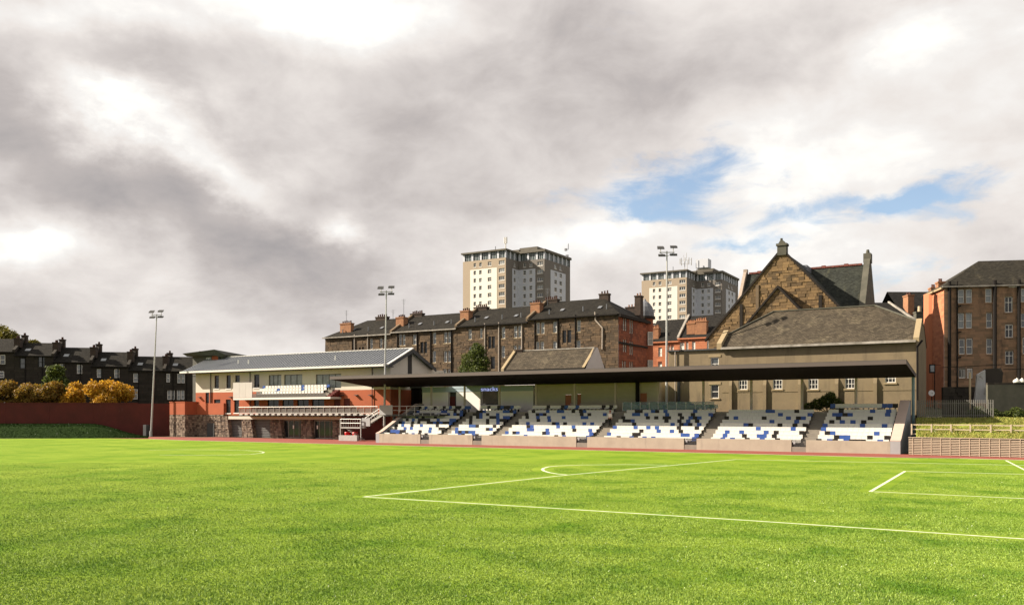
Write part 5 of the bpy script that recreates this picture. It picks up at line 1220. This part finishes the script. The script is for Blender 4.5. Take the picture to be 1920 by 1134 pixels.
# ------------------------------------------------------------------ distant tower blocks
def tower(px0, px1, px2, px3, px4, Y, zt, lab, s, nfl, masts):
    """two staggered wings; front corner at px1, recess to px2, wing two to px3, right face to px4"""
    x0 = onY(px0, 500, Y)[0]; x1 = onY(px1, 500, Y)[0]
    t = thing('tower_block', lab, 'tower block', (x0, Y, 0), group='distant tower blocks'); w1 = x1-x0
    rec = onX(px2, 500, x1)[1]-Y; x2 = onY(px3, 500, Y+rec)[0]-x0; dep = onX(px4, 500, x0+x2)[1]-Y
    fl = 2.64*s; ztop = zt; q = .0251*s
    fronts = [  # x0, x1, mapping, window fractions, panel fractions, wall mat, panel mat, rotation
        (0, w1, lambda a, d, z: (a, d, z), ((.255,.312,'sash'), (.386,.447,'sash'), (.588,.672,'cross'), (.842,.974,'mul3')), (.175, .80), 'tw_beige', 'tw_white', 0.),
        (0, rec, lambda a, d, z: (w1-d, a, z), ((.62,.76,'sash'),), (.5, 1.), 'tw_beige_shade', 'tw_shade_grey', PI/2),
        (w1, x2, lambda a, d, z: (a, rec+d, z), ((.19,.29,'sash'), (.43,.535,'sash'), (.725,.94,'mul3')), (.0, .655), 'tw_beige_shade', 'tw_shade_grey', 0.),
        (rec, dep, lambda a, d, z: (x2-d, a, z), ((.37,.46,'sash'), (.57,.66,'sash')), (.22, .81), 'tw_beige_shade', 'tw_shade_grey', PI/2)]
    zbase = 5.; zc = ztop-2.95*s
    for a, c, fn, ws, pn, wm, pm, rz in fronts:
        W_ = c-a; hs = []
        for j in range(nfl):
            z1 = ztop-3.77*s-j*fl
            for u, v, st in ws: hs.append((a+u*W_, a+v*W_, z1-1.38*s, z1, st))
        b = MB(); walls(b, a, c, zbase, zc, [h[:4] for h in hs], depth=.3, fn=fn)
        o = b.obj('wall', wm, t)
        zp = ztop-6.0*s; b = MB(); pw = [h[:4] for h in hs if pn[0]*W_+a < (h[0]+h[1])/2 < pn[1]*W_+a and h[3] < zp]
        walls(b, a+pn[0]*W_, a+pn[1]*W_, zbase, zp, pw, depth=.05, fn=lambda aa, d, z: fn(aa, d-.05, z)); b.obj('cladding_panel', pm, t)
        for h in hs: window(t, *h[:4], y=.16, frame='frame_w', pane=('pane', 'pane_l', 'pane')[rng.randrange(3)], style=h[4], rz=rz, fn=lambda aa, d, z: fn(aa, .16, z), fw=.13, sill='frame_w')
        # glazed top storey between pale piers
        n = max(2, round(W_/3.2)); b = MB(); g_ = MB()
        for i in range(n):
            ua, ub = a+W_*i/n, a+W_*(i+1)/n
            pts = [fn(*p) for p in ((ua,.35,zc),(ub,.35,zc),(ub,.35,ztop-.5*s),(ua,.35,ztop-.5*s))]; g_.face(pts)
            for uu, vv in ((ua, ua+.75*s),):
                A = [fn(*p) for p in ((uu,.02,zc),(vv,.02,zc),(vv,.02,ztop-.5*s),(uu,.02,ztop-.5*s),(uu,.34,zc),(vv,.34,zc),(vv,.34,ztop-.5*s),(uu,.34,ztop-.5*s))]
                b.add(A, [(0,1,2,3),(1,5,6,2),(4,0,3,7)])
            for m_ in (1, 2, 3):
                uu = ua+.75*s+(W_/n-.75*s)*m_/4
                A = [fn(*p) for p in ((uu-.06,.28,zc),(uu+.06,.28,zc),(uu+.06,.28,ztop-.5*s),(uu-.06,.28,ztop-.5*s))]; b.face(A)
        g_.obj('top_glazing', 'tw_glass', t); b.obj('top_piers', 'tw_shade_grey', t)
    b = MB(); b.box(-.5, w1+.4, -.5, dep, ztop-.5*s, ztop); b.box(w1+.4, x2+.4, rec-.5, dep+.4, ztop-.5*s+.004, ztop+.3); b.obj('roof_slab', 'tw_slab', t)
    b = MB(); b.face([(0,0,zbase),(0,dep,zbase),(0,dep,zc),(0,0,zc)]); b.face([(0,dep,zbase),(x2,dep,zbase),(x2,dep,ztop),(0,dep,ztop)]); b.obj('rear_wall', 'tw_beige_shade', t)
    b = MB(); b.box(w1*.6, w1-1, rec+2, dep-3, ztop+.003, ztop+1.5); b.box(w1-.99, w1+6, rec+2.5, dep-5, ztop+.303, ztop+2.0); b.obj('plant_room', 'tw_slab', t)
    for kind, px, pyt, off in masts:
        x, z = Fac(x0, Y).at('p', px, pyt, off); b = MB(); zb = ztop
        if kind == 'mast':
            for dx in (-.35, .35): b.tube((x+dx, off, zb+2.2), (x+dx, off, z), .28, n=8)
            b.tube((x, off, zb), (x, off, zb+2.6), .2); b.box(x-.4, x+.4, off-.1, off+.1, zb+2.2, zb+2.5); o = b.obj('antenna', 'whitemetal', t)
        elif kind == 'pole':
            b.tube((x, off, zb), (x, off, z), .12); b.box(x-1.3, x-.5, off-.2, off+.2, z-2.3, z-1.5); b.bar((x-1, off, z-1.9), (x, off, z-1.9), .12, .12); b.box(x-.9, x, off-.2, off+.2, z-4.4, z-3.7); b.obj('antenna', 'lead', t)
        elif kind == 'cluster':
            b.tube((x-.5, off, zb), (x-.5, off, z-3), .12); b.tube((x+.5, off, zb), (x+.5, off, z-3), .12)
            for i in range(9): aa = 6.28*i/9; b.tube((x+2.2*math.cos(aa), off+2.2*math.sin(aa), z-5+.4*(i % 3)), (x+2.2*math.cos(aa), off+2.2*math.sin(aa), z-2.2), .16, n=5)
            b.bar((x-2.2, off, z-4.2), (x+2.2, off, z-4.2), .12, .12); b.bar((x-2.2, off, z-2.8), (x+2.2, off, z-2.8), .1, .1); b.tube((x+.2, off, z-3), (x+.2, off, z), .1); b.tube((x-.9, off, z-3), (x-.9, off, z-.8), .06); b.obj('antenna', 'steel', t)
        elif kind == 'tank':
            b.box(x-2.4, x+2.4, off, off+4, zb+1.5, z); b.obj('lift_house', 'tw_shade_grey', t)
    return t
tower(868, 948.3, 972, 1021, 1069, 244.9, 58.7, 'taller distant tower block with white and beige cladding, left of the second one', 1., 9, (('mast', 948, 445, 2.), ('pole', 1065.5, 457, 12.), ('pole', 929, 462, 1.)))
tower(1203, 1287.5, 1306, 1354, 1384, 311., 58.0, 'distant tower block with white and beige cladding between the tall floodlight and the church gable', 1.0, 11, (('cluster', 1286, 474, 6.), ('tank', 1316, 485.5, 8.), ('pole', 1262, 500, 1.)))

# ------------------------------------------------------------------ brown tenement at the right
K0 = 117.; bo = atk(1770, 600, K0); brz = YAW-math.atan(.16/.987)
bt = thing('brown_tenement', 'shaded brown sandstone tenement with black drainpipes and an orange sunlit side wall', 'tenement', (bo[0], bo[1], 0), brz)
F = Fac(bo[0], bo[1], brz); wE = F.at('p', 2080, 536)[0]; ze = F.at('p', 1800, 537)[1]
qs = [(858,322,917,458,'l'), (933,320,993,458,'l'), (1122,316,1184,450,'l'), (858,552,917,700,'l'), (933,550,993,698,'l'), (1130,550,1187,694,'d'), (866,802,923,948,'d'), (938,798,999,948,'d'), (1131,798,1190,946,'d'),
      (1308,392,1386,545,'s'), (1312,662,1390,788,'s'), (1314,918,1394,1045,'s'), (1466,312,1530,445,'l'), (1466,552,1530,690,'d'), (1482,790,1540,945,'d'), (1700,312,1760,445,'l'), (1700,552,1760,690,'d'), (1710,790,1770,945,'d'),
      (866,1092,930,1180,'b'), (945,1090,1000,1180,'b')]
hs = [(F.rect('z9', *q[:4]), q[4]) for q in qs]
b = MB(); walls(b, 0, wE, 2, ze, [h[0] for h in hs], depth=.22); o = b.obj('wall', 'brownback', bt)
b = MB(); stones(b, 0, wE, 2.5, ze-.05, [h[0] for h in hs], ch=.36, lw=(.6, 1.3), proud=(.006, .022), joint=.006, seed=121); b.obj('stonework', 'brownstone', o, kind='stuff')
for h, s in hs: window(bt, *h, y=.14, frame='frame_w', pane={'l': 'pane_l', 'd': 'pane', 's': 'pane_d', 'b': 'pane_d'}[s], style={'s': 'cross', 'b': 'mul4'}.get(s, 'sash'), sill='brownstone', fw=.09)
for x, r in ((775, .22), (850, .10), (1213, .25), (1447, .22), (765, .07)):
    a, z = F.at('z9', x, 285, -.2); b = MB(); b.tube((a, -.2, 3.5), (a, -.2, ze+.7), r, n=8); b.obj('downpipe', 'pipe', bt)
for y in (490, 740, 985):
    a, z = F.at('z9', 850, y, -.2); b = MB(); b.tube((a, -.2, z), (a+.5, -.2, z+.15), .08); b.obj('pipe_branch', 'pipe', bt)
# side wall seen at a glance, in the sun, with a bowed bay at its far end
n_ = (-math.sin(brz), math.cos(brz)); ln = 6.6
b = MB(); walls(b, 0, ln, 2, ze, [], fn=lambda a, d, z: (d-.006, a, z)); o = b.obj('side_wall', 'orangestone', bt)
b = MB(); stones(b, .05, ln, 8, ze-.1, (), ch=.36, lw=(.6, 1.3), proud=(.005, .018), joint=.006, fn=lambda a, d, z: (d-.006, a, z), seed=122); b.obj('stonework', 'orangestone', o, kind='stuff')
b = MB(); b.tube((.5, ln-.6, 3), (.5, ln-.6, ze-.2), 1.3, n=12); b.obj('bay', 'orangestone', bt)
b = MB(); b.box(-.35, -.01, 0, ln, ze-.3, ze-.02); b.obj('cornice', 'stucco', bt)
rr = roof(bt, -.3, wE, -.3, ln+2.2, ze, ze+4.1, 6.2, 0, 'slate_m', 'brownback')
b = MB(); b.box(-.3, wE, -.44, -.302, ze-.14, ze+.04); b.obj('gutter', 'gutter', bt)
for x, y, zz in ((.9, 4.4, 1.3), (.8, 7.2, .9)): chimney(bt, x, y, ze-.5, ze+zz, .9, 1.2, 3, 'brick_o', 'pot_d', ax=1)
for px, py in ((1157, 132), (938, 238), (1253, 230), (1380, 185), (1470, 120)):
    a, z = F.at('z9', px, py, 3.); zz = ze+(3.3)*4.6/6.8; b = MB(); b.prism([(2.7, zz-.3), (3.3, zz-.1), (3.1, zz+.15), (2.7, zz+.1)], 0, a-.2, a+.2); b.obj('roof_vent', 'lead', bt)

# ------------------------------------------------------------------ houses at the end of the alley
a0 = atk(1634, 600, 136); 
al = thing('alley_house', 'dark slated house at the end of the alley between the hall and the brown tenement', 'house', (a0[0], a0[1], 0), YAW)
F = Fac(a0[0], a0[1], YAW); w = F.at('p', 1716, 600)[0]; ze = F.at('z9', 400, 625)[1]; zr = F.at('z9', 300, 450, 6)[1]
b = MB(); b.box(0, w, 0, 10, 2, ze); b.obj('wall', 'brownback', al)
b = MB(); b.face([(0,0,ze),(w,0,ze),(w-1.6,6,zr),(0,6,zr)]); b.face([(w,0,ze),(w,12,ze),(w-1.6,6,zr)]); b.face([(0,12,ze),(0,6,zr),(w-1.6,6,zr),(w,12,ze)]); b.obj('roof', 'slate_d', al)
b = MB(); b.bar((w,-.1,ze+.1), (w-1.6,6,zr+.1), .3, .3); b.obj('skew', 'gutter', al)
a1 = atk(1716, 600, 140)
al2 = thing('alley_tenement', 'narrow shaded tenement with an orange chimney at the far end of the alley', 'tenement', (a1[0], a1[1], 0), YAW)
F = Fac(a1[0], a1[1], YAW); w = F.at('p', 1760, 600)[0]; ze = F.at('z9', 560, 590)[1]
qs = [F.rect('z9', *q) for q in ((550,635,592,745), (555,830,595,945))]
b = MB(); walls(b, 0, w, 2, ze, qs, depth=.2); o = b.obj('wall', 'redback', al2)
for h in qs: window(al2, *h, y=.12, frame='frame_w', pane='pane_d', sill='gutter', fw=.12)
b = MB(); b.face([(-2,-.2,ze),(w+2,-.2,ze),(w+2,6,ze+5.),(-2,6,ze+5.)]); b.face([(-2,12,ze),(-2,6,ze+5),(w+2,6,ze+5),(w+2,12,ze)]); b.obj('roof', 'slate_d', al2)
x, z = F.at('z9', 385, 380, 1.2); z0 = F.at('z9', 385, 520, 1.2)[1]; chimney(al2, x-.1, 1.2, z0-1.5, z, 1.0, 1.8, 3, 'brick_o', 'pot_d', ax=1)
x, z = F.at('z9', 485, 540, -2); chimney(al2, x, -2, 6, z, 1.5, 1.0, 0, 'yardwall')
b = MB(); z9 = F.at('z9', 485, 485, -2)[1]; b.tube((x,-2,z-.01), (x,-2,z9), .30, .26, 12); b.obj('flue', 'post', al2)
b = MB(); zz = F.at('z9', 485, 650, -3.2)[1]; b.box(x-1.2, x+1.5, -3.2, -2.55, 2, zz); b.obj('side_wall', 'darkrubble', al2)
sg = atk(1748, 691, 118); t = thing('hanging_sign', 'dark framed sign hanging in the alley beside the brown tenement', 'sign', sg, YAW-.3)
b = MB(); b.box(-.38, .38, -.06, .06, -.62, .62); b.obj('frame', 'pipe', t); b = MB(); b.box(-.24, .24, -.075, -.062, -.42, .46); b.obj('panel', 'pane_l', t)
b = MB(); b.bar((.3,0,.5), (1.1,.2,.5), .05, .05); b.tube((.3,0,-.6), (.3,0,-7), .06); b.obj('bracket', 'pipe', t)
sg = atk(1746, 737, 100); t = thing('satellite_dish', 'white dish fixed low at the mouth of the alley behind the palisade fence', 'dish', (sg[0], sg[1], 3.2), YAW)
zz = sg[2]-3.2; b = MB(); b.tube((0,.05,zz), (0,-.08,zz+.02), .12, .36, 16); b.obj('dish', 'whitemetal', t); b = MB(); b.tube((.1,.1,0), (.1,.1,zz), .05); b.bar((.1,.1,zz), (0,-.3,zz), .04, .04); b.obj('bracket', 'pipe', t)

# ------------------------------------------------------------------ right bank: crib wall, fences, yard
ca = ground(1703, 851.7); cb_ = ground(2150, 863.5)
cd = Vector((cb_[0]-ca[0], cb_[1]-ca[1])); cln = cd.length; crz = math.atan2(cd.y, cd.x)
cw = thing('retaining_wall', 'low slatted timber crib wall holding the grass bank beside the red track', 'wall', (ca[0], ca[1], 0), crz)
F = Fac(ca[0], ca[1], crz); H = F.at('p', 1800, 822)[1]
b = MB(); b.box(0, cln, .12, .5, -.1, H-.03); b.obj('earth_fill', 'timber_d', cw)
st = F.at('y2', 290, 1000)[0]; sp = (F.at('y2', 1060, 1000)[0]-st)/8.1
x = st-int(st/sp)*sp; xs = []
while x < cln: xs.append(x); x += sp
if xs[0] > .12:
    for j in range(10): b = MB(); b.box(.03, xs[0]-.03, 0, .16, .03+j*(H-.05)/10, .03+j*(H-.05)/10+H/10*.52); b.obj('slat', 'timber', cw)
sm = MB(); sm.box(-sp/2+.03, sp/2-.03, .0, .16, 0, H/10*.52); sme = sm.mesh('slat', ['timber'])
for x in xs:
    b = MB(); b.box(x-.028, x+.028, -.03, .14, -.05, H+.01); b.obj('upright', 'timber', cw)
    for j in range(10): link('slat', sme, cw, (x+sp/2, rng.uniform(-.012, .012), .03+j*(H-.05)/10))
b = MB(); b.box(0, cln, -.05, .2, H+.015, H+.075); b.obj('cap_rail', 'timber', cw)
# bank
dv = Vector((-math.sin(crz), math.cos(crz))); BD = 6.4; BZ = 3.28
def bankz(v): return H-.05+(BZ-H)*min(1, v/BD)**.85
b = MB(); nu, nv = 40, 10; r = random.Random(5)
pts = []
for j in range(nv+1):
    for i in range(nu+1):
        u = -2.+(cln+2.)*i/nu; v = .3+(BD+3)*j/nv; p = Vector(ca)+cd.normalized()*u+dv*v; p.x = max(p.x, -.0885*p.y+.15)
        pts.append((p.x, p.y, bankz(v)+r.uniform(-.07, .07)*(j > 0)))
b.add(pts, [(j*(nu+1)+i, j*(nu+1)+i+1, (j+1)*(nu+1)+i+1, (j+1)*(nu+1)+i) for j in range(nv) for i in range(nu)])
b.obj('embankment', 'bank', kind='structure', smooth=True)
g = np.random.default_rng(31); n = 42000; u = g.uniform(-.5, cln, n); v = g.uniform(.2, BD+1.5, n)
dn = cd.normalized(); xx = ca[0]+dn.x*u+dv.x*v; yy = ca[1]+dn.y*u+dv.y*v; zz = np.array([bankz(q) for q in v])
kq = xx > -.0885*yy+.2; xx, yy, zz, u, v = xx[kq], yy[kq], zz[kq], u[kq], v[kq]; n = len(xx)
blades('embankment_grass', 'bankblade', xx, yy, zz, g.uniform(.05, .18, n)*(1+.5*np.sin(u*1.3)*np.sin(v*1.7+u*.4)), g.uniform(.03, .08, n), 33)
# yard level beyond
b = MB(); pts = [Vector(ca)+dn*uu+dv*vv for uu, vv in ((2.0, BD), (cln, BD), (cln+30, 70), (12, 70))]
b.face([(p.x, p.y, BZ-.03) for p in pts]); b.obj('yard', 'dirt', kind='structure')
# post and rail fence on the bank
v0 = 1.6; fo = Vector(ca)+dv*v0; F = Fac(fo.x, fo.y, crz); fz = bankz(v0)
rf_ = thing('post_and_rail_fence', 'three rail timber fence running along the grass bank', 'fence', (fo.x, fo.y, 0), crz)
xs = [F.at('y2', a, 860)[0] for a in (100, 292, 480, 668, 865, 1060)]; d_ = xs[-1]-xs[-2]; xs += [xs[-1]+d_*(i+1) for i in range(5)]
zt = F.at('y2', 668, 800)[1]
for x in xs: b = MB(); b.box(x-.06, x+.06, -.06, .06, fz-.25, zt); b.obj('post', 'timber', rf_)
for a, c in zip(xs, xs[1:]):
    for yy in (808, 853, 900):
        z = F.at('y2', 668, yy)[1]; b = MB(); b.bar((a+.06, .085, z), (c-.06, .085, z+rng.uniform(-.03, .03)), .04, .09); b.obj('rail', 'timber', rf_)
# palisade fence at the top
fo = Vector(ca)+dv*(BD+.2); F = Fac(fo.x, fo.y, crz)
pf_ = thing('palisade_fence', 'grey steel palisade fence along the top of the grass bank', 'fence', (fo.x, fo.y, BZ-.1), crz)
p0 = F.at('y2', 158, 650)[0]; p1 = F.at('y2', 885, 650)[0]; zt = F.at('y2', 500, 562)[1]-BZ+.1
sm = MB(); sm.add([(-.035,-.012,0),(.035,-.012,0),(.035,.012,0),(-.035,.012,0),(-.035,-.012,zt-.07),(.035,-.012,zt-.07),(.035,.012,zt-.07),(-.035,.012,zt-.07),(0,0,zt)], [(0,1,5,4),(1,2,6,5),(2,3,7,6),(3,0,4,7),(4,5,8),(5,6,8),(6,7,8),(7,4,8)]); sme = sm.mesh('pale', ['pale'])
n = int((p1-p0)/.175)
for i in range(n+1): link('pale', sme, pf_, (p0+(p1-p0)*i/n, 0, 0))
for z in (.35, zt-.35): b = MB(); b.box(p0, p1, .015, .06, z-.03, z+.03); b.obj('rail', 'pale', pf_)
for i in range(5): x = p0+(p1-p0)*i/4; b = MB(); b.box(x-.05, x+.05, .063, .15, -.1, zt-.1); b.obj('post', 'pale', pf_)
# yard wall and ruined outhouse
k1 = atk(1852, 760, 86); k2 = atk(2120, 760, 84.5); d_ = Vector((k2[0]-k1[0], k2[1]-k1[1])); rz = math.atan2(d_.y, d_.x); F = Fac(k1[0], k1[1], rz)
yw = thing('yard_wall', 'mossy rendered yard wall below the brown tenement', 'wall', (k1[0], k1[1], 0), rz); zt = F.at('p', 1890, 721)[1]
b = MB(); b.box(0, d_.length, 0, .4, BZ-.2, zt); b.obj('wall', 'yardwall', yw)
b = MB(); stones(b, 0, d_.length, zt-.0, zt+.28, ch=.24, lw=(.3, .8), proud=(.0, .1), fn=lambda a, d, z: (a, d*1.+.06, z), seed=131); b.box(0, d_.length, .07, .38, zt+.003, zt+.2); b.obj('coping_stones', 'darkrubble', yw, kind='stuff')
F2 = Fac(*atk(1790, 740, 90)[:2], YAW-.16); o2 = F2.o
ru = thing('ruined_outhouse', 'ruined outhouse with dark rubble walls and peeling white render', 'ruin', (o2[0], o2[1], 0), YAW-.16)
r_ = F2.rect('y2', 735, 275, 815, 590); b = MB(); zb = BZ-.1
A = [F2.at('y2', *q) for q in ((708,590), (820,590), (812,275), (735,318), (722,470))]
b.prism([(a, z) for a, z in A], 1, 0, .35); b.obj('rendered_wall', 'ruin', ru)
A = [F2.at('y2', *q, .8) for q in ((812,400), (975,400), (985,300), (960,255), (812,265))]
b = MB(); b.prism([(a, z) for a, z in A], 1, .8, 1.3); w_ = b.obj('rubble_wall', 'darkrubble', ru)
b = MB(); A = [F2.at('y2', *q) for q in ((812,440), (885,430), (882,560), (868,565), (864,485), (820,490))]; b.prism([(a, z) for a, z in A], 1, -.5, -.1); b.obj('lean_to', 'ruin', ru)
q = F2.rect('y2', 400, 330, 720, 590, 2.); b = MB(); stones(b, q[0], q[1], zb, q[3]-1.2, ch=.4, lw=(.4, 1.1), proud=(.02, .2), fn=lambda a, d, z: (a, 2+d, z), seed=132); b.box(q[0], q[1], 2., 2.4, zb, q[3]-1.25); b.obj('back_wall', 'darkrubble', ru)
q = F2.rect('y2', 550, 255, 630, 340, 1.2); b = MB()
for i in range(9): x = q[0]+(q[1]-q[0])*i/8; b.box(x-.02, x+.02, 1.2, 1.24, q[2], q[3]); 
b.obj('iron_bars', 'pale', ru)
q = F2.rect('y2', 648, 300, 664, 590); b = MB(); b.box(q[0], q[1], -.3, -.15, zb, q[3]); b.obj('timber_post', 'post', ru)
a, z = F2.at('y2', 985, 270, .8); b = MB(); b.bar((a, .8, z), (a+6, .8, z), .08, .08); b.bar((a-6, .6, z+.25), (a, .7, z+.5), .06, .06); b.obj('cable_run', 'pipe', ru)
for i, (a_, z_) in enumerate(((1115, 390), (1165, 388))):
    a, z = F.at('y2', a_, z_, .2); t = thing('rubbish_bag', ('white rubbish bag on the mossy yard wall, left one' if i == 0 else 'white rubbish bag on the mossy yard wall, right one'), 'bag', (k1[0]+a*math.cos(rz)-.2*math.sin(rz), k1[1]+a*math.sin(rz)+.2*math.cos(rz), zt+.2), rz)
    b = MB(); b.tube((0,0,0), (0,0,.18), .30, .34, 10); b.tube((0,0,.18), (.03,0,.36), .34, .14, 10); b.tube((.03,0,.36), (.05,0,.46), .05, .1, 8); b.obj('bag', 'whitemetal', t, smooth=True)
# shrubs along the bank top
for i, (px, py, k, R, leaf, lab, n) in enumerate(((1837, 757, 82.5, 1.0, 'leaf_d', 'dark green shrub in front of the palisade fence end', 3200), (1862, 766, 82.2, .8, 'leaf_d', 'lower dark shrub against the mossy yard wall', 1800), (1905, 771, 82, .9, 'leaf_g', 'bright green low shrub at the right edge on the bank top', 2400), (1955, 768, 82, 1., 'leaf_g', 'green shrub on the bank top beyond the right edge', 2000))):
    p = atk(px, py, k); t = thing('shrub', lab, 'shrub', (p[0], p[1], BZ-.1), group='shrubs on the bank top')
    L = [(0,0,R*.75,R*.6), (-R*.7,0,R*.5,R*.5), (R*.7,.1,R*.5,R*.5), (R*.2,-.3,R*.45,R*.5)]
    b = MB()
    for l in L: b.tube((0,0,0), l[:3], .04, .012, 5)
    b.obj('stems', 'trunk', t); leaves('foliage', leaf, t, L, n, .085, 60+i)
